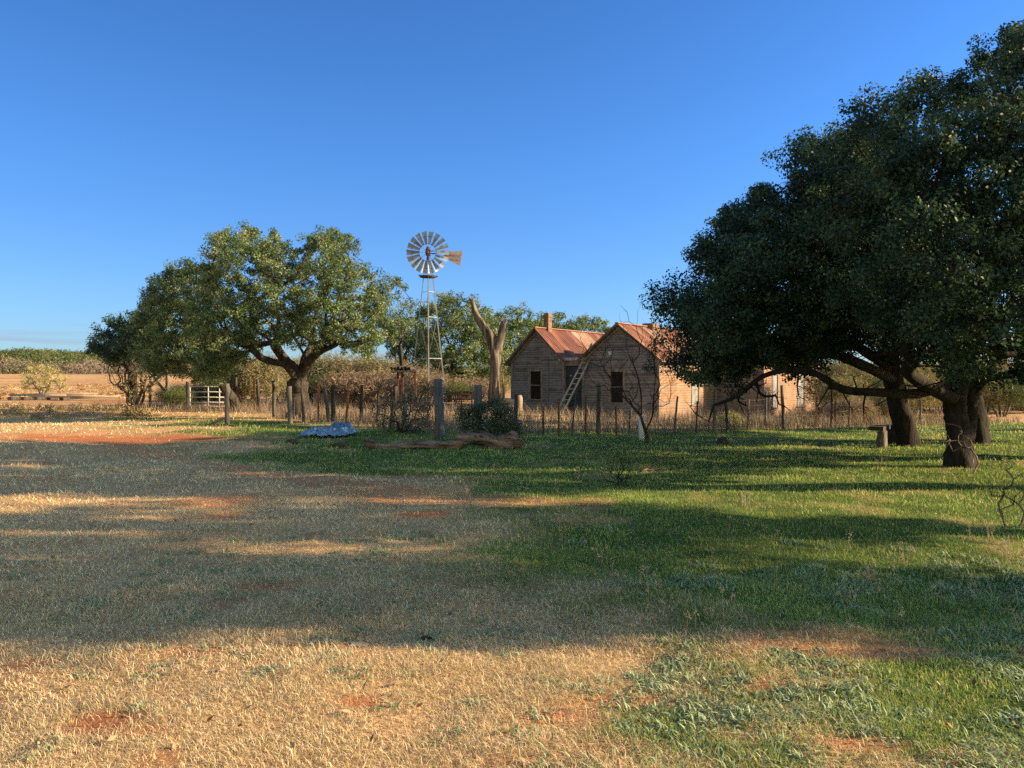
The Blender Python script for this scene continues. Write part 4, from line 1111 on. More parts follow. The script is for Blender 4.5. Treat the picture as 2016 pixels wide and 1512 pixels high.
# valley between the gables
vm = HM(); vm.add([hp(uA1 - .15, -.08, 2.79), hp(uB0 + .15, -.08, 2.79), hp(uB0 + .15, 12, 2.79), hp(uA1 - .15, 12, 2.79)], [(0, 1, 2, 3)]); vm.build('valley_flashing', M['tin'], house)
# chimneys
cA = (uA0 + uA1) / 2
def chimney(u, r, w, z0, z1, label):
    mb = HM(); mb.box(hp(u, r, (z0 + z1) / 2), (w, w, z1 - z0), Mx)
    o = mb.build('chimney', M['brick'], house); o['label'] = label
    k = HM(); k.box(hp(u, r, z1 - .10), (w + .06, w + .06, .12), Mx); k.box(hp(u, r, z1 + .03), (w - .08, w - .08, .10), Mx); k.build('cap', M['brick'], o)
chimney(cA + .02, 1.0, .36, PEAK - .5, 5.52, 'slender pale brick chimney on the left ridge')
chimney((uB0 + uB1) / 2, 3.4, .72, PEAK - .6, 4.80, 'wide squat chimney on the right ridge')
# lamp on the gable
lm = HM(); lm.box(hp((uB0 + uB1) / 2 - .55, -.07, 3.12), (.16, .12, .20), Mx); lm.tube([hp((uB0 + uB1) / 2 - .55, -.12, 3.05), hp((uB0 + uB1) / 2 - .55, -.2, 2.95)], [.05, .07], 8); lm.build('wall_lamp', M['white'], house)
# vent pipe on the left wall
vp = HM(); vp.tube([hp(2.62, -.06, FLOOR), hp(2.62, -.06, 3.0)], [.03, .03], 6); vp.tube([hp(2.62, -.06, 3.0), hp(1.5, -.06, 3.02)], [.018, .018], 6); vp.build('conduit', M['trim'], house)

# ladder leaning on the valley
lo = pt(1101, 812, 40.9); lo[2] = g(lo[0], lo[1]); hi = pt(1171, 676, 42.2)
la = empty('ladder', lo, 'old wooden ladder leaning over the dark door up to the roof valley', 'ladder')
for s in (-1, 1):
    mb = MB(lo); mb.bar(lo + U * .2 * s, hi + U * .2 * s, .085, .06, .55, up=tuple(nF)); mb.build('rail', M['ladder'], la)
for k in range(13):
    t = (k + .6) / 13.4; c = lo + (hi - lo) * t
    mb = MB(lo); mb.bar(c - U * .21, c + U * .21, .045, .045, .6); mb.build('rung', M['ladder'], la)

# ------------------------------------------------------------------ windmill
WD = 50.0
wb = gp(843, WD); hub = pt(842, 497, WD)
mill = empty('windmill', wb, 'steel farm windmill with eighteen bladed wheel on a tapering lattice tower', 'windmill')
class WM(MB):
    def __init__(s): super().__init__(tuple(wb))
zt = pt(0, 545, WD)[2]; ztop = hub[2] - .12
def legp(i, z):
    a = math.radians(8 + 90 * i); t = (z - wb[2]) / (zt - wb[2])
    r = 1.2 + (.30 - 1.2) * t
    return np.array([wb[0] + r * math.cos(a), wb[1] + r * math.sin(a), z])
for i in range(4):
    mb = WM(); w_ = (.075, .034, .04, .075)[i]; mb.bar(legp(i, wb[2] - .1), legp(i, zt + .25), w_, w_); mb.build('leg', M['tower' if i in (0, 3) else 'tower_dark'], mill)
for z in (pt(0, 706, WD)[2], pt(0, 625, WD)[2], pt(0, 575, WD)[2]):
    for i in range(4):
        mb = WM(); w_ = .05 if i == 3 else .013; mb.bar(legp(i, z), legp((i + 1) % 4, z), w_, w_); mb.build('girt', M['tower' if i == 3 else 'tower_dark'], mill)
zl = [wb[2] + .1, pt(0, 706, WD)[2], pt(0, 625, WD)[2]]
for k in range(2):
    for i in range(4):
        for s in (0, 1):
            mb = WM(); p, q = (legp(i, zl[k]), legp((i + 1) % 4, zl[k + 1])) if s else (legp((i + 1) % 4, zl[k]), legp(i, zl[k + 1]))
            mb.tube([p, q], [.0048, .0048], 4); mb.build('brace', M['tower' if i == 0 else 'tower_dark'], mill)
mb = WM(); mb.tube([wb + [0, 0, 0], [wb[0], wb[1], hub[2] - .25]], [.04, .04], 8); mb.build('pump_pipe', M['dark_iron'], mill)
mb = WM(); mb.tube([[wb[0], wb[1], zt - .04], [wb[0], wb[1], zt + .06]], [.56, .56], 8); mb.bar(np.array([wb[0] - .62, wb[1], zt + .1]), np.array([wb[0] + .62, wb[1], zt + .02]), .2, .05); mb.build('platform', M['dark_wood'], mill)
mb = WM()
gbx = hub + [0, .25, .02]
mb.box(gbx, (.30, .46, .34)); mb.tube([gbx + [0, 0, .1], gbx + [0, 0, .30], gbx + [-.02, 0, .42]], [.2, .14, .04], 10); mb.tube([hub + [0, -.12, 0], hub + [0, .3, 0]], [.09, .09], 10)
mb.tube([gbx + [0, 0, -.5], gbx], [.09, .1], 8)
mb.build('gearbox', M['dark_iron'], mill)
# wheel
wheel = WM(); RO, RI = 1.38, .54
for rad, y0 in ((RI + .02, .02), (RI + .52, .05)):
    ring = [hub + np.array([math.cos(t) * rad, y0, math.sin(t) * rad]) for t in np.linspace(0, 2 * math.pi, 49)]
    wheel.tube(ring, [.012] * 49, 5)
for k in range(9):
    t = 2 * math.pi * (k + .5) / 9
    wheel.tube([hub + [math.cos(t) * .06, -.08, math.sin(t) * .06], hub + [math.cos(t) * (RI + .52), .03, math.sin(t) * (RI + .52)]], [.011, .011], 5)
wh = wheel.build('wheel', M['dark_iron'], mill)
for k in range(18):
    t = math.radians(90 + 10 + 20 * k)
    e = np.array([math.cos(t), 0, math.sin(t)]); tn = np.array([-math.sin(t), 0, math.cos(t)]); yv = np.array([0, 1, 0])
    mb = WM()
    vs = []; pitch = math.radians(27)
    rows = 5
    for i in range(rows):
        s = i / (rows - 1); r = RI + (RO - RI) * s; w = .17 + .235 * s
        for j in range(5):
            q = j / 4 - .5
            curve = .045 * (1 - 4 * q * q)
            dirw = tn * math.cos(pitch) + yv * math.sin(pitch); nn = -tn * math.sin(pitch) + yv * math.cos(pitch)
            vs.append(hub + e * r + dirw * (w * q) + nn * curve)
    fs = [(i * 5 + j, i * 5 + j + 1, i * 5 + j + 6, i * 5 + j + 5) for i in range(rows - 1) for j in range(4)]
    mb.add(vs, fs, .5, True)
    mb.build('blade', M['galv_blade'], wh)
# tail, folded beside the wheel
ty = WD + .42
arm = WM(); arm.tube([hub + [.1, .4, .0], pt(878, 499, ty)], [.035, .03], 6); arm.tube([hub + [.1, .4, .14], pt(890, 494.5, ty)], [.015, .015], 5); arm.build('tail_arm', M['dark_iron'], mill)
TL, TR, BR, BL = pt(873, 497.5, ty), pt(911, 493, ty), pt(905.5, 524, ty), pt(874, 507, ty)
vn = WM(); off = np.array([0, .012, 0])
vn.add([TL - off, TR - off, BR - off, BL - off, TL + off, TR + off, BR + off, BL + off], [(0, 3, 2, 1), (4, 5, 6, 7), (0, 1, 5, 4), (1, 2, 6, 5), (2, 3, 7, 6), (3, 0, 4, 7)])
vane = vn.build('tail_vane', M['vane'], mill)
def lettering(s, cx, cz, size, wscale, parent, mat):
    cu = bpy.data.curves.new('txt', 'FONT'); cu.body = s; cu.size = size; cu.align_x = 'CENTER'; cu.align_y = 'CENTER'
    to = bpy.data.objects.new('txt', cu); COL.objects.link(to)
    bpy.context.view_layer.update()
    me = bpy.data.meshes.new_from_object(to.evaluated_get(bpy.context.evaluated_depsgraph_get()))
    bpy.data.objects.remove(to)
    me.name = 'lettering'
    v = np.zeros(len(me.vertices) * 3, np.float32); me.vertices.foreach_get('co', v); v = v.reshape(-1, 3)
    ang = math.radians(-6)
    out = np.stack([cx + v[:, 0] * wscale * math.cos(ang) - v[:, 1] * math.sin(ang), np.full(len(v), ty - .018), cz + v[:, 0] * wscale * math.sin(ang) + v[:, 1] * math.cos(ang)], -1) - np.array(wb)
    me.vertices.foreach_set('co', out.astype(np.float32).ravel()); me.update()
    me.materials.clear()
    return link('lettering', me, mat, parent)
c1 = pt(891, 504, ty); c2 = pt(896, 512, ty)
lettering('AERMOTOR', c1[0], c1[2], .26, .70, vane, M['vane_red'])
lettering('CHICAGO', c2[0], c2[2], .22, .66, vane, M['vane_red'])

# ------------------------------------------------------------------ dead trunk
dt = gp(974, 40.5)
D0 = 40.5
dead = empty('dead_tree', dt, 'bleached forked trunk of a dead tree between the windmill and the house', 'dead tree')
mb = MB(dt)
main = smooth_path([dt - [0, 0, .2], pt(973, 780, D0), pt(975, 740, D0), pt(976, 710, D0), pt(973, 688, D0), pt(966, 664, D0), pt(950, 640, D0), pt(936, 615, D0), pt(931, 598, D0), pt(929, 586, D0)], 4)
rad = np.interp(np.linspace(0, 1, len(main)), [0, .1, .3, .45, .55, .65, .75, .85, .95, 1], [.37, .29, .26, .28, .27, .22, .165, .125, .075, .02])
mb.tube(main, rad, 16, .5, .12, 3)
br = smooth_path([pt(974, 705, D0), pt(980, 685, D0 - .05), pt(986, 665, D0 - .05), pt(989, 648, D0), pt(991, 636, D0)], 4)
mb.tube(br, np.linspace(.23, .15, len(br)), 12, .5, .13, 5)
rsp = np.random.default_rng(9)
for k in range(12):
    c_ = (br[-1] if k < 8 else main[-3]) + rsp.normal(0, .07, 3) * [1, 1, .3]
    mb.tube(np.array([c_ - [0, 0, .15], c_ + [rsp.normal(0, .04), 0, .12 + .25 * rsp.random()]]), [.04, .006], 4, .5)
for q in ((pt(991, 640, D0), pt(997, 630, D0), pt(999, 626, D0)), (pt(988, 640, D0), pt(987, 630, D0)), (pt(994, 650, D0), pt(1000, 645, D0)), (pt(931, 598, D0), pt(926, 590, D0), pt(924, 586, D0)), (pt(964, 662, D0), pt(970, 652, D0))):
    mb.tube(np.array(q), np.linspace(.07, .015, len(q)), 6, .5, .05)
mb.build('trunk', M['deadwood'], dead)
sl = MB(dt)
for q, r in (((pt(992, 800, D0), pt(991, 760, D0 - .1), pt(989, 735, D0 - .1)), .09), ((pt(984, 800, D0 - .4), pt(983, 770, D0 - .3), pt(980, 740, D0 - .2)), .07)):
    sl.tube(smooth_path(q, 3), np.linspace(r, .03, 7), 7, .5, .1)
sl.build('split_sliver', M['deadwood'], dead)

# ------------------------------------------------------------------ fence
def post(px, base_y, top_y, wpx, label, kind='post', lean=0.0, D=None, cat='fence post', name='fence_post', group='posts of the wire fence'):
    D = D or dbase(base_y, -.03)
    b = gp(px, D); b0 = b.copy()
    h = (base_y - top_y) / F * D; r = wpx * (.86 if kind == 'post' else 1) / 2 / F * D
    b0[2] -= .15
    dx = lean / F * D
    rng = np.random.default_rng(int(px * 10))
    n = 7
    P = [b0 + np.array([dx * t, rng.normal(0, .006), (h + .15) * t]) + np.array([rng.normal(0, .12 * r), 0, 0]) * (kind == 'post') for t in np.linspace(0, 1, n)]
    mb = MB(b)
    if kind == 'tpost':
        mb.bar(P[0], P[-1], r * 2, .012, .5, up=(0, 1, 0)); mb.bar(P[0] + np.array([0, .02, 0]), P[-1] + np.array([0, .02, 0]), .012, .05, .5, up=(0, 1, 0))
        for k in range(9):
            q = P[0] + (P[-1] - P[0]) * (.3 + k * .075); mb.box(q + np.array([0, -.014, 0]), (r * 1.6, .016, .02))
        o = mb.build(name, M['rust'])
    else:
        R = r * (1.06 - .18 * np.linspace(0, 1, n)) * (1 + (rng.normal(0, .06, n) if kind == 'post' else 0))
        mb.tube(np.array(P), R, 10 if kind != 'rail' else 4, float(rng.random()), .05 if kind == 'post' else .02, int(px))
        o = mb.build(name, M['railtie'] if kind == 'rail' or kind == 'big' else M['post'])
    o.location = b
    tag(o, label, cat, group)
    return b, P[-1]
FP = []
def fp(*a, **k): FP.append(post(*a, **k)); return FP[-1]
fp(447, 838, 757, 10, 'dark split post with ragged top standing alone before the white gate')
fp(508, 806, 744, 7, 'pale square sunlit post right of the gate', D=42)
fp(500, 808, 745, 4, 'thin rusty steel stake left of the pale square post', kind='tpost', D=42.5)
fp(540, 822, 750, 8, 'dark post left of the leaning oak trunk', lean=-2)
fp(572, 836, 762, 11, 'thick grey post directly in front of the oak trunk', lean=-2)
fp(598, 830, 764, 7, 'thin dark post against the sunlit side of the oak trunk', lean=-4)
fp(627, 830, 754, 4, 'upright rusty steel stake just right of the oak trunk', kind='tpost')
fp(648, 834, 764, 9, 'grey post leaning left, left of its straight neighbour above the tarp', lean=-9)
fp(656, 832, 761, 10, 'straight dark post above the blue tarp')
fp(680, 838, 760, 4, 'rusty steel stake leaning right behind the blue tarp', kind='tpost', lean=7)
fp(712, 833, 761, 8, 'dark round topped post right of the leaning steel stake')
fp(744, 836, 770, 7, 'short dark post left of the brush pile')
fp(770, 846, 762, 12, 'dark post leaning right inside the brush pile', lean=9)
fp(797, 842, 774, 9, 'short blue grey post half hidden by brush', kind='big')
fp(867, 866, 749, 19, 'very thick blue grey corner post wrapped in wire mesh', kind='big', lean=-5, group='thick corner posts')
fp(941, 862, 758, 18, 'thick pale blue post rising out of the dark green bush', kind='big', group='thick corner posts')
fp(856, 874, 800, 3.5, 'rusty steel stake against the left side of the thick corner post', kind='tpost', lean=3)
fp(1016, 858, 778, 9, 'dark charred post at the right side of the green bush')
fp(1070, 860, 808, 4, 'slim grey stick post left of the rusty steel stake', lean=-1)
fp(1100, 860, 787, 4, 'rusty steel stake in front of the dark door', kind='tpost')
fp(1124, 860, 766, 4, 'crooked pale stick post right of the dark door', lean=12)
fp(1153, 860, 783, 4, 'rusty steel stake left of the white streaked post', kind='tpost')
fp(1178, 860, 757, 10, 'tall cracked post with white streaks in front of the right gable')
fp(1214, 860, 800, 3.5, 'rusty steel stake below the right gable window', kind='tpost', lean=-2)
fp(1238, 858, 806, 4, 'short thin crooked stick left of the white pipe post', lean=2)
fp(1326, 852, 780, 5, 'crooked thin dark post below the sunlit side wall', lean=8)
fp(1371, 853, 790, 4, 'thin dark stick in front of the sunlit side window', lean=2)
fp(1405, 855, 766, 8, 'stout dark post at the end of the sunlit side wall', lean=3)
fp(1431, 850, 785, 5, 'dark post left of the yellow green bush by the plank wall')
fp(1472, 846, 788, 4, 'thin stick post in front of the plank wall', lean=2)
fp(1506, 842, 772, 5, 'crooked post at the corner of the rear wing', lean=3)
fp(1544, 846, 760, 8, 'tall dark post between the two windows of the rear wing', lean=-5)
fp(1607, 838, 780, 3.5, 'rusty steel stake at the end of the rear wing', kind='tpost')
fp(1637, 842, 778, 5, 'dark post just right of the rear wing')
fp(1644, 842, 790, 3, 'thin rusty stake beside the post right of the rear wing', kind='tpost')
fp(1671, 840, 784, 4, 'leaning thin post in the scrub left of the oak trunks', lean=3)
fp(1812, 832, 778, 4, 'thin post between the oak trunks', D=32)
fp(325, 806, 758, 7, 'pale pink post leaning right beside the plank rack', lean=6, D=44)
# wire between neighbouring posts
def wires(name, label, P, hs, group=None):
    o0 = P[0]
    mb = MB(o0)
    rng = np.random.default_rng(77)
    for a, b in zip(P[:-1], P[1:]):
        a = np.array(a); b = np.array(b)
        for h in hs:
            m = (a + b) / 2 + np.array([0, 0, h - .03 - .03 * rng.random()])
            mb.tube(smooth_path([a + [0, 0, h], m, b + [0, 0, h]], 2), [.0032] * 5, 3, .5, cap=False)
        L = np.linalg.norm(b - a)
        for k in range(1, int(L / .3)):
            p = a + (b - a) * k * .3 / L
            p[2] = g(p[0], p[1])
            mb.tube([p + [0, 0, hs[-1]], p + [0, 0, hs[0]]], [.0022, .0022], 3, .5, cap=False)
    ob = mb.build(name, M['wire']); ob.location = o0
    tag(ob, label, 'wire fence', group)
line1 = [FP[i][0] for i in (3, 4, 6, 8, 10, 11, 12, 14)]
line2 = [FP[i][0] for i in (14, 15, 17, 19, 21, 22, 23, 25, 27, 28, 30, 31, 32, 33, 35)]
wires('wire_fence', 'sagging wire mesh running from the leaning oak to the thick corner post', line1, (1.0, .8, .6, .42, .26, .1))
wires('wire_fence', 'sagging wire mesh running along the front of the house to the oak trunks', line2, (1.02, .82, .62, .44, .28, .12))

# white pipe post
b = gp(1263, 22.0)
mb = MB(b); mb.tube([b - [0, 0, .1], b + [0, 0, .68]], [.082, .080], 14); mb.tube([b + [0, 0, .68], b + [0, 0, .72]], [.090, .086], 14)
o = mb.build('pipe_post', M['pvc']); o.location = b; tag(o, 'short pale blue white pipe standing at the foot of the small bare tree', 'pipe')

# ------------------------------------------------------------------ gate and its posts
GD = 43.0
gb = gp(374, GD)
gate = empty('pipe_gate', gb, 'white five bar pipe gate standing closed under the left oaks', 'gate')
def gpt(px, py): return pt(px, py, GD)
for k, py in enumerate((761, 771.5, 782, 792, 800)):
    mb = MB(gb); mb.tube([gpt(374, py), gpt(441, py)], [.032, .032], 8); mb.build('bar', M['white'], gate)
for px in (374, 410, 432):
    mb = MB(gb); mb.tube([gpt(px, 760), gpt(px, 808 if px == 374 else 801)], [.034, .034], 8); mb.build('upright', M['white'], gate)
post(369, 807, 752, 7, 'sunlit hinge post at the left end of the white gate', D=42.7, group='gate posts')
post(460, 805, 740, 8, 'tall pale leaning post at the right end of the white gate', D=42.2, lean=5, group='gate posts')
# white rocks behind the gate
for i, (px, py, s, lab) in enumerate(((392, 799, .22, 'pale rock behind the left half of the gate'), (404, 798, .26, 'larger pale rock behind the middle of the gate'), (398, 804, .16, 'small pale rock at the foot of the gate'))):
    b = gp(px, 44.5); rng = np.random.default_rng(500 + i)
    mb = MB(b); P = [b + [0, 0, -.05], b + [0, 0, s * .3], b + [0, 0, s * .8], b + [0, 0, s]]
    mb.tube(np.array(P), np.array([s * .9, s, s * .7, s * .2]), 9, .5, .16, i)
    o = mb.build('rock', M['stone']); o.location = b; tag(o, lab, 'rock')

# ------------------------------------------------------------------ plank rack (left) and loading stand (by windmill)
b = gp(315, 46); rack = empty('plank_rack', b, 'rickety rack of crossed poles under a plank top, left of the gate', 'rack')
def rp_(px, py): return pt(px, py, 46)
mb = MB(b); mb.bar(rp_(290, 728), rp_(331, 729), .9, .09, .6); mb.bar(rp_(292, 732), rp_(330, 732), .08, .10, .4); mb.build('top', M['post'], rack)
for q in ((rp_(288, 766), rp_(325, 731)), (rp_(297, 735), rp_(325, 771)), (rp_(328, 731), rp_(329, 802)), (rp_(296, 731), rp_(295, 802))):
    mb = MB(b); mb.bar(q[0], q[1], .12, .12, .5); mb.build('pole', M['post'], rack)
b = gp(795, 42.5); st = empty('wooden_stand', b, 'rusty loading stand with crossed braces left of the windmill', 'stand')
def sp_(px, py, d=0): return pt(px, py, 42.5 + d)
mb = MB(b)
mb.bar(sp_(772, 731), sp_(822, 731), 1.0, .10, .4); mb.build('deck', M['post'], st)
for i in range(6):
    p = sp_(776 + i * 7, 725 + (i % 2) * 1.5); mb = MB(b); mb.tube(smooth_path([p + [-.12, -.2, 0], p + [.02, 0, .05], p + [.10, .25, 0]], 3), [.10] * 7, 7, .4, .15, i); mb.build('scrap_log', M['dark_wood'], st)
for q in ((sp_(783, 732), sp_(783, 800)), (sp_(792, 732, .5), sp_(792, 800, .5)), (sp_(817, 732), sp_(818, 800))):
    mb = MB(b); mb.bar(q[0], q[1], .11, .11, .4); mb.build('leg', M['rust'], st)
for q in ((sp_(793, 735), sp_(812, 762)), (sp_(819, 735), sp_(796, 765))):
    mb = MB(b); mb.bar(q[0], q[1], .07, .07, .7); mb.build('brace', M['post'], st)
# low concrete trough
b = gp(693, 47)
mb = MB(b)
x0, x1 = pt(622, 0, 47)[0], pt(765, 0, 47)[0]; y0, y1 = 46.4, 48.0; zt_ = pt(0, 774, 47)[2]
for (cx, cy, sx, sy) in (((x0 + x1) / 2, y0, x1 - x0, .14), ((x0 + x1) / 2, y1, x1 - x0, .14), (x0 + .07, (y0 + y1) / 2, .14, y1 - y0 - .14), (x1 - .07, (y0 + y1) / 2, .14, y1 - y0 - .14)):
    mb.box((cx, cy, (b[2] + zt_) / 2 - .05), (sx, sy, zt_ - b[2] + .1))
mb.box(((x0 + x1) / 2, (y0 + y1) / 2, b[2] + .3), (x1 - x0 - .28, y1 - y0 - .14, .1))
o = mb.build('water_trough', M['concrete']); o.location = b; tag(o, 'low tan concrete stock tank behind the fence and the oak trunk', 'trough')
# rusty frame between the thick posts
b = gp(900, 31); rf = empty('rusty_frame', b, 'rusty iron gate frame between the two thick posts', 'gate')
def fpnt(px, py): return pt(px, py, 31)
for q, nm in (((fpnt(866, 777), fpnt(930, 776)), 'bar'), ((fpnt(866, 786), fpnt(930, 786)), 'bar'), ((fpnt(929, 774), fpnt(929, 812)), 'upright'), ((fpnt(909, 768), fpnt(908, 812)), 'upright'), ((fpnt(868, 774), fpnt(867, 812)), 'upright')):
    mb = MB(b); mb.tube(q, [.035, .035], 6); mb.build(nm, M['rust'], rf)
for i in range(7):
    mb = MB(b); p = fpnt(872 + i * 8, 786); mb.bar(p + [0, 0, -.08], p + [0, 0, .14], .035, .03); mb.build('tine', M['rust'], rf)
# firewood by the house corner
for i, (px, py, L, r, a, lab) in enumerate(((990, 797, .8, .16, .3, 'pale firewood chunk nearest the dead trunk'), (1000, 793, .9, .18, -.4, 'pale curved firewood log on top of the heap by the house corner'), (1010, 799, .7, .15, .9, 'pale firewood chunk on the right of the heap by the house corner'), (1003, 803, .9, .13, .1, 'low firewood log at the front of the heap by the house corner'))):
    D = 40.2 - i * .15; c = pt(px, py, D); c[2] = max(c[2], g(c[0], c[1]) + r * .9)
    d = np.array([math.cos(a), -.3, math.sin(a) * .4]) * L / 2
    mb = MB(c); mb.tube(smooth_path([c - d, c + [0, 0, .08], c + d], 3), [r] * 7, 9, .5, .1, i); o = mb.build('firewood_log', M['pole']); o.location = c; tag(o, lab, 'firewood', 'firewood by the house corner')
c = gp(1021, 39.5)
mb = MB(c); mb.tube(smooth_path([c, c + [.05, 0, .5], c + [.02, 0, .95]], 3), [.16, .17, .16, .15, .15, .17, .12], 9, .5, .1, 9); o = mb.build('white_stump', M['pole']); o.location = c; tag(o, 'upright whitish stump against the left corner of the house', 'stump')

# ------------------------------------------------------------------ log, tarp, scraps on the lawn
LD = 18.4
lb = gp(890, LD)
lg = empty('fallen_log', lb, 'long crooked fallen log lying on the grass before the fence', 'log')
mb = MB(lb)
pth = smooth_path([pt(748, 890, LD), pt(800, 888, LD), pt(852, 886, LD), (pt(890, 880, LD)), pt(915, 869, LD), pt(942, 867, LD), pt(972, 874, LD), pt(995, 884, LD), pt(1012, 882, LD), pt(1027, 870, LD)], 5)
rad = np.interp(np.linspace(0, 1, len(pth)), [0, .15, .3, .45, .55, .65, .78, .88, .95, 1], [.07, .10, .11, .15, .165, .165, .19, .21, .15, .03])
gzv = gz(pth[:, 0], pth[:, 1]); pth[:, 2] = np.maximum(pth[:, 2] + .05, gzv + rad * .85)
mb.tube(pth, rad, 18, .5, .15, 21)
mb.build('trunk', M['logwood'], lg)
mb = MB(lb); p2 = smooth_path([pt(719, 869, LD), pt(738, 876, LD), pt(758, 884, LD), pt(775, 890, LD)], 4); mb.tube(p2, np.linspace(.11, .09, len(p2)), 12, .5, .1, 22); mb.build('limb', M['logwood'], lg)
mb = MB(lb); p2 = smooth_path([pt(985, 888, LD - .1), pt(992, 892, LD - .2), pt(1000, 897, LD - .25)], 4); mb.tube(p2, np.linspace(.12, .05, len(p2)), 9, .5, .14, 23); mb.build('limb', M['logwood'], lg)
def tarp():
    rng = np.random.default_rng(600)
    n1, n2 = 90, 50
    u, v = np.meshgrid(np.linspace(-1, 1, n1), np.linspace(-1, 1, n2), indexing='ij')
    x0, x1 = pt(588, 0, 22.9)[0], pt(703, 0, 22.9)[0]
    cx = (x0 + x1) / 2
    ang = np.arctan2(v, u); rr = np.hypot(u, v)
    edge = .82 + .22 * (fbm(np.cos(ang) * 2 + 5, np.sin(ang) * 2 + 5, 61, 3) - .3)
    x = cx + u * (x1 - x0) / 2 * edge; y = 23.0 + v * 1.05 * edge
    rid = np.abs(fbm(u * 4 + v, v * 5, 62, 4) - .5) * 2
    z = .03 + .24 * (1 - rid) * (1 - .5 * sstep(.7, 1, np.maximum(abs(u), abs(v)))) - .05 + .16 * np.abs(fbm(u * 11, v * 8, 63, 3) - .5)
    hx = (u - .42) / .46; hy = (v - .35) / .55
    heap = np.clip(1 - (np.abs(hx) ** 3 + np.abs(hy) ** 3), 0, 1) ** .45
    z = z + heap * (.25 + .14 * (fbm(u * 5, v * 5, 64, 3) - .5)) - heap * .10 * (1 - rid)
    V = np.stack([x, y, gz(x, y) + np.maximum(z, .012)], -1).reshape(-1, 3)
    idx = np.arange(n1 * n2).reshape(n1, n2)
    q = np.stack([idx[:-1, :-1], idx[1:, :-1], idx[1:, 1:], idx[:-1, 1:]], -1).reshape(-1, 4)
    c = (.75 - .6 * heap + .5 * (fbm(u * 9, v * 14, 65, 2) - .5)).reshape(-1, 1) * np.ones(3)
    b = np.array([cx, 23.0, g(cx, 23.0)])
    o = link('tarp', np_mesh('tarp', V - b, q, c, False), M['tarp']); o.location = b
    tag(o, 'crumpled blue tarp heaped on the grass before the fence', 'tarp')
tarp()
# plank leaning by the lone post, small things in the grass
b = gp(425, 28.5); mb = MB(b); mb.bar(pt(411, 838, 28.3) , pt(441, 823, 28.5), .10, .10); o = mb.build('dark_plank', M['dark_wood']); o.location = b; tag(o, 'dark plank propped against the lone split post', 'plank')
for i, (px, py, L, r, lab) in enumerate(((575, 882, .34, .07, 'black rotten branch stub on the lawn left of the log'), (668, 884, .5, .05, 'long thin dark stick on the lawn between tarp and log'), (1423, 873, .3, .11, 'dark earth lump on the lawn under the right oaks'))):
    D = dbase(py); c = gp(px, D, r * .55); mb = MB(c); mb.tube(smooth_path([c + [-L / 2, 0, 0], c + [0, .03, .02], c + [L / 2, -.02, .01]], 3), [r * .4, r * .8, r, r, r * .9, r * .8, r * .3], 8, .5, .2, i)
    o = mb.build('dead_stick' if i < 2 else 'earth_lump', M['dark_wood']); o.location = c; tag(o, lab, 'stick' if i < 2 else 'lump')
c = gp(706, 4.78, .015); mb = MB(c); mb.box(c, (.115, .045, .012), Euler((.1, .06, .2)).to_matrix(), .5, .8); o = mb.build('wood_chip', M['pole']); o.location = c; tag(o, 'flat pale wood chip on the near straw grass', 'wood chip')
c = gp(840, 4.9, .01); mb = MB(c); mb.tube(smooth_path([c + [-.05, 0, 0], c + [0, .02, .01], c + [.06, 0, .004]], 3), [.008, .012, .014, .013, .012, .01, .005], 6, .5, .2); o = mb.build('bark_piece', M['dark_wood']); o.location = c; tag(o, 'dark curl of bark on the near straw grass', 'bark')
# curved dry stalks on the lawn, left of the tarp
def litter():
    rng = np.random.default_rng(640)
    n = 9000
    x, y = fan(n, 2.6, 19, rng)
    keep = rng.random(n) < .25 + .75 * sstep(.45, .6, fbm(x * .7, y * .7, 97, 3)) * sstep(-4, 3, x)
    x, y = x[keep], y[keep]; n = len(x)
    c = np.stack([x, y, gz(x, y) + .006 + .03 * rng.random(n)], -1)
    nr = rng.normal(0, .45, (n, 3)) + [0, 0, 1]; nr /= np.linalg.norm(nr, axis=1, keepdims=True)
    ax = np.cross(nr, rng.normal(size=(n, 3))); ax /= np.linalg.norm(ax, axis=1, keepdims=True); bi = np.cross(nr, ax)
    s_ = (.012 + .018 * rng.random(n))[:, None]
    V = np.stack([c - ax * s_, c + bi * s_ * .45, c + ax * s_, c - bi * s_ * .45], 1).reshape(-1, 3)
    C = np.repeat(palette([(.10, .06, .035), (.22, .14, .08), (.36, .26, .17), (.16, .09, .05)], n, rng, .2), 4, 0)
    o = link('leaf_litter', np_mesh('leaf_litter', V, np.arange(n * 4).reshape(-1, 4), np.clip(C, .01, .6)), M['scrub'])
    tag(o, 'fallen brown oak leaves scattered through the short grass', 'leaves', kind='stuff')
litter()
def stalks(name, label, items, mat, base, cat='dry stalk'):
    mb = MB(base)
    for q, r in items: mb.tube(smooth_path(q, 4), np.linspace(r, r * .4, (len(q) - 1) * 4 + 1), 4, .5)
    o = mb.build(name, M[mat]); o.location = base; tag(o, label, cat); return o
for q, r, lab in (((gp(488, 22), pt(486, 842, 22), pt(490, 846, 22)), .014, 'straight pale dry stalk, leftmost of the stalks left of the blue tarp'),
                  ((gp(505, 22), pt(512, 845, 22), pt(520, 842, 22), pt(525, 850, 22)), .012, 'pale dry stalk arching to the right on the lawn left of the blue tarp'),
                  ((gp(540, 22.2), pt(535, 850, 22.2), pt(520, 852, 22.2)), .010, 'pale dry stalk arching to the left on the lawn left of the blue tarp'),
                  ((gp(570, 22), pt(562, 852, 22), pt(548, 855, 22)), .010, 'low bent dry stalk nearest the blue tarp')):
    stalks('dry_stalk', lab, [(q, r)], 'pole', q[0])
b = gp(322, 24)
stalks('dry_stalk', 'thin forked dry stalk at the edge of the green grass at left', [((gp(322, 24), pt(325, 838, 24), pt(333, 830, 24)), .012), ((pt(325, 838, 24), pt(320, 828, 24)), .010)], 'pole', b)
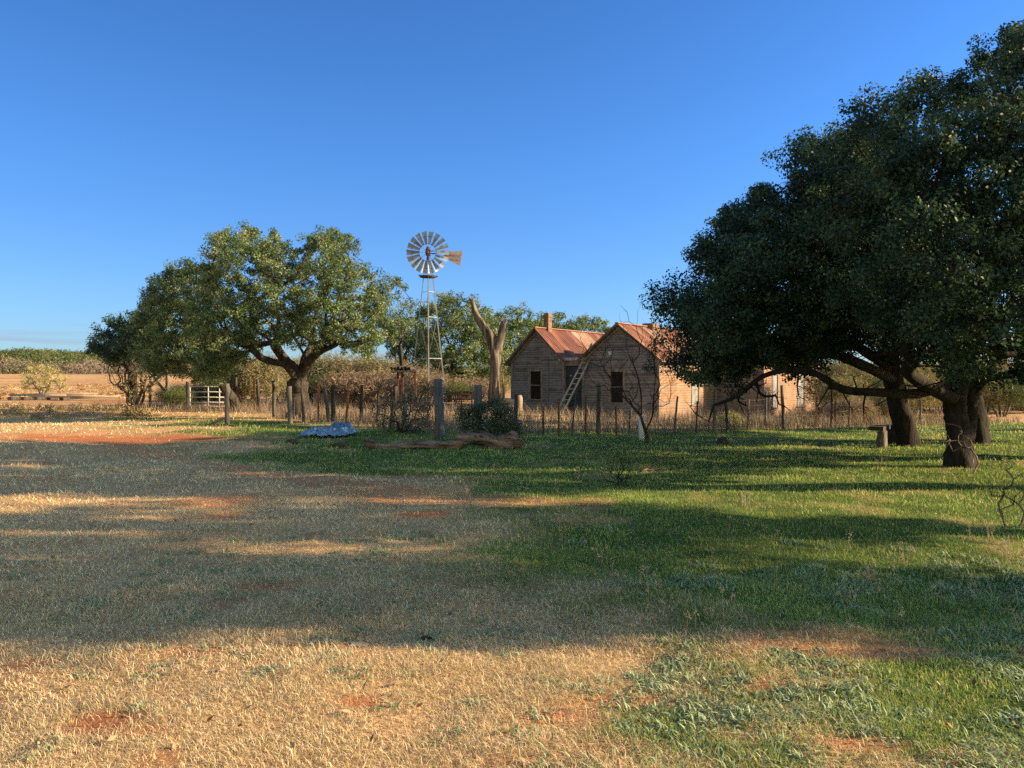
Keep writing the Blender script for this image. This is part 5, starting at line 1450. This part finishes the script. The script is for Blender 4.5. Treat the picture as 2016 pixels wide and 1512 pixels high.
# fallen branch by the small bare tree
b = gp(1330, 15.2)
fb_items = [((gp(1262, 14.0, .03), pt(1285, 918, 14.4), pt(1310, 898, 14.8), pt(1330, 890, 15)), .018), ((gp(1262, 14.2, .03), pt(1300, 924, 14.3), pt(1350, 922, 14.3), pt(1400, 932, 14.2)), .014), ((pt(1300, 905, 14.6), pt(1330, 885, 15.0), pt(1345, 866, 15.2)), .010), ((pt(1310, 898, 14.8), pt(1322, 886, 15), pt(1316, 884, 15)), .014), ((gp(1300, 17, .04), pt(1330, 880, 17), pt(1352, 862, 17)), .012), ((pt(1350, 922, 14.3), pt(1370, 905, 14.4), pt(1380, 898, 14.4)), .008)]
o = stalks('fallen_branch', 'grey fallen branch with forked twigs on the lawn right of the thin shrub', fb_items, 'deadwood', b); o['category'] = 'branch'
# dry seed heads scattered on the lawn
def weeds():
    rng = np.random.default_rng(620)
    Vs = []; Fs = []; Cs = []; off = 0
    spots = [(1468, 1000, 10), (1714, 1140, 9), (1318 + 350, 1180, 5), (1780, 1105, 5), (915, 985, 8), (925, 1005, 8), (1730, 920, 5), (1745, 918, 5), (1060, 1010, 4), (795, 1000, 4), (310, 865, 6), (1140, 940, 6), (1950, 1060, 5)]
    for i in range(60): spots.append((rng.uniform(700, 2016), rng.uniform(900, 1250), int(rng.integers(1, 4))))
    for px, py, k in spots:
        D = dbase(py); c = gp(px, D)
        for j in range(k):
            p = c + [rng.normal(0, .03), rng.normal(0, .03), 0]; h = rng.uniform(.08, .2)
            tip = p + [rng.normal(0, .03), rng.normal(0, .03), h]
            v, q = sweep(np.array([p, (p + tip) / 2 + rng.normal(0, .005, 3), tip]), np.array([.0022, .002, .0015]), 3)
            Vs.append(v); Fs.append(np.concatenate([q[:, [0, 1, 2]], q[:, [0, 2, 3]]]) + off); Cs.append(np.tile([.30, .22, .16], (len(v), 1))); off += len(v)
            m = 14; cc = tip + rng.normal(0, .012, (m, 3)); dr = rng.normal(0, 1, (m, 3)); dr /= np.linalg.norm(dr, axis=1, keepdims=True); s2 = np.cross(dr, rng.normal(size=(m, 3)))
            v = np.stack([cc, cc + dr * .018, cc + s2 * .006], 1).reshape(-1, 3); Vs.append(v); Fs.append(np.arange(m * 3).reshape(-1, 3) + off); Cs.append(np.tile([.42, .34, .27], (len(v), 1))); off += len(v)
    o = link('dry_weeds', np_mesh('dry_weeds', np.concatenate(Vs), np.concatenate(Fs), np.concatenate(Cs)), M['scrub'])
    tag(o, 'thin dry weed stems with pale seed heads scattered over the lawn', 'weeds', kind='stuff')
weeds()

# stump and log seat beside the right oaks
c = gp(1736, 19.0)
mb = MB(c); mb.tube([c - [0, 0, .1], c + [0, 0, .1], c + [.01, 0, .3], c + [.0, 0, .40]], [.14, .125, .11, .115], 12, .5, .08, 4); o = mb.build('stump', M['bark_light']); o.location = c; tag(o, 'short pale stump holding the near end of the log seat', 'stump')
c2_ = gp(1757, 19.6)
mb = MB(c2_); mb.bar(np.array([c[0] - .1, 19.1, c[2] + .46]), np.array([c[0] + .62, 20.2, c[2] + .44]), .34, .10, .5); o = mb.build('log_seat', M['dark_wood']); o.location = c2_; tag(o, 'dark plank seat laid across two stumps left of the oak trunks', 'bench')
c = gp(1765, 20.3)
mb = MB(c); mb.tube([c - [0, 0, .1], c + [0, 0, .15], c + [.0, 0, .52]], [.24, .22, .22], 12, .5, .06, 6); o = mb.build('stump', M['bark']); o.location = c; tag(o, 'wide dark stump close against the leaning oak trunk', 'stump')

# pale poles in the far field
for i, (xa, ya, xb, yb, lab) in enumerate(((20, 778, 192, 775, 'longest pale pole lying in the far field, uppermost of three'), (95, 781, 205, 779.5, 'middle pale pole lying in the far field'), (140, 784, 238, 780, 'lowest pale pole lying in the far field'), (60, 779.5, 130, 778.2, 'short pale pole lying behind the long poles in the far field'))):
    D = 66 - i * 1.2; a = pt(xa, ya, D); b = pt(xb, yb, D + (1.2 if i == 2 else 0))
    mb = MB(a); mb.tube([a, a * .5 + b * .5 + [0, 0, .02], b], [.095, .085, .07], 8, .5, .03, i); o = mb.build('timber_pole', M['pole']); o.location = a
    tag(o, lab, 'pole', 'pale poles stacked in the far field')
for i in range(5):
    px = 28 + i * 25; a = gp(px, 65.5)
    mb = MB(a); mb.box(a + [0, 0, (pt(0, 781, 65.5)[2] - a[2]) / 2 - .05], (.3, 1.2, max(.1, pt(0, 781, 65.5)[2] - a[2] + .1))); o = mb.build('timber_block', M['dark_wood']); o.location = a
    tag(o, 'dark timber block propping up the pale poles', 'block', 'timber blocks under the pale poles')

# ------------------------------------------------------------------ sky, sun, camera
w = bpy.data.worlds.new('World'); scene.world = w; w.use_nodes = True
nt = w.node_tree; nt.nodes.clear()
sky = nt.nodes.new('ShaderNodeTexSky'); sky.sky_type = 'NISHITA'; sky.sun_disc = False
sky.sun_elevation = SUN_EL; sky.sun_rotation = math.atan2(SUN[0], SUN[1]); sky.altitude = 400
sky.air_density = 1.0; sky.dust_density = .35; sky.ozone_density = 3.0
bg = nt.nodes.new('ShaderNodeBackground'); bg.inputs['Strength'].default_value = .24
SKY_LO, SKY_MD, SKY_HI, SKY_TOP = (.42, .55, .74), (.42, .61, .90), (.37, .66, 1.02), (.30, .605, .98)
wo = nt.nodes.new('ShaderNodeOutputWorld')
tc = nt.nodes.new('ShaderNodeTexCoord'); sx = nt.nodes.new('ShaderNodeSeparateXYZ'); nt.links.new(tc.outputs['Generated'], sx.inputs[0])
# clear winter air: deep blue overhead, pale blue (not yellow) at the horizon
el = ramp(nt.nodes, [(0, SKY_LO), (.10, SKY_MD), (.28, SKY_HI), (.6, SKY_TOP)]); nt.links.new(sx.outputs[2], el.inputs['Fac'])
c1_ = mixc(nt.nodes, nt.links, sky.outputs[0], el.outputs['Color'], 1.0, 'MULTIPLY')
# added boost: unseen sky behind the viewer brightened and warmed to fill shade
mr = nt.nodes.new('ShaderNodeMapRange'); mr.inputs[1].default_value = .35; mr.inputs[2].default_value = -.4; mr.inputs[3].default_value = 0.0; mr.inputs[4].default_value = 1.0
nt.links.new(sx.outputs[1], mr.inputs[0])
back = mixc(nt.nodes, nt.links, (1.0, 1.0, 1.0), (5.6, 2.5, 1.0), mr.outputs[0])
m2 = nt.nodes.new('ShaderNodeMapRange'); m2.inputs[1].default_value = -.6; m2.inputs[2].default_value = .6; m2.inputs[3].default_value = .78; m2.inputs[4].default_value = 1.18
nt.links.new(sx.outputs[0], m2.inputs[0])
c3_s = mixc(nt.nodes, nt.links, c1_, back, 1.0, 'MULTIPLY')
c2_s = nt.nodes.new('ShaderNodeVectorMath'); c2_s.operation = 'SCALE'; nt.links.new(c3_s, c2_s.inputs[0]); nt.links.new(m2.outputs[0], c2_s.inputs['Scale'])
cm = nt.nodes.new('ShaderNodeMapping'); cm.inputs['Scale'].default_value = (3, 3, 60); nt.links.new(tc.outputs['Generated'], cm.inputs['Vector'])
cn = nt.nodes.new('ShaderNodeTexNoise'); cn.inputs['Scale'].default_value = 1.6; cn.inputs['Detail'].default_value = 4; nt.links.new(cm.outputs['Vector'], cn.inputs['Vector'])
cr = ramp(nt.nodes, [(.47, (0, 0, 0)), (.62, (1, 1, 1))]); nt.links.new(cn.outputs['Fac'], cr.inputs['Fac'])
ce = ramp(nt.nodes, [(.0, (1, 1, 1)), (.05, (1, 1, 1)), (.075, (0, 0, 0))]); nt.links.new(sx.outputs[2], ce.inputs['Fac'])
cx_ = nt.nodes.new('ShaderNodeMapRange'); cx_.inputs[1].default_value = -.38; cx_.inputs[2].default_value = -.55; cx_.inputs[3].default_value = 0.0; cx_.inputs[4].default_value = .55; nt.links.new(sx.outputs[0], cx_.inputs[0])
cf = mixc(nt.nodes, nt.links, cr.outputs['Color'], ce.outputs['Color'], 1.0, 'MULTIPLY')
cs_ = nt.nodes.new('ShaderNodeVectorMath'); cs_.operation = 'SCALE'; nt.links.new(cf, cs_.inputs[0]); nt.links.new(cx_.outputs[0], cs_.inputs['Scale'])
sp_ = nt.nodes.new('ShaderNodeSeparateXYZ'); nt.links.new(cs_.outputs[0], sp_.inputs[0])
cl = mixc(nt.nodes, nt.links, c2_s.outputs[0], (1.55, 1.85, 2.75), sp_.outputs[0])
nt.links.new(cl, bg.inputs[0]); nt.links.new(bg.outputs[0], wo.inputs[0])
ld = bpy.data.lights.new('sun', 'SUN'); ld.energy = 14.5; ld.angle = math.radians(.55); ld.color = (1, .735, .43)
lo_ = bpy.data.objects.new('sun', ld); COL.objects.link(lo_)
lo_.rotation_euler = Vector(-SUN).to_track_quat('-Z', 'Y').to_euler(); lo_.location = (30, -10, 20)
cd = bpy.data.cameras.new('camera'); cam = bpy.data.objects.new('camera', cd); COL.objects.link(cam)
cd.sensor_width = 36; cd.lens = 36 * F / 2016; cd.clip_end = 6000; cd.clip_start = .1; cd.shift_y = -6 / 2016
cam.location = (0, 0, CAMZ + g(0, 3) * 0); cam.rotation_euler = (math.radians(90), 0, 0)
scene.camera = cam
scene.view_settings.view_transform = 'Standard'; scene.view_settings.look = 'None'; scene.view_settings.exposure = 0; scene.view_settings.gamma = 1
scene.cycles.max_bounces = 6; scene.cycles.transparent_max_bounces = 4; scene.cycles.diffuse_bounces = 3; scene.cycles.glossy_bounces = 2; scene.cycles.transmission_bounces = 3
scene.cycles.use_denoising = False
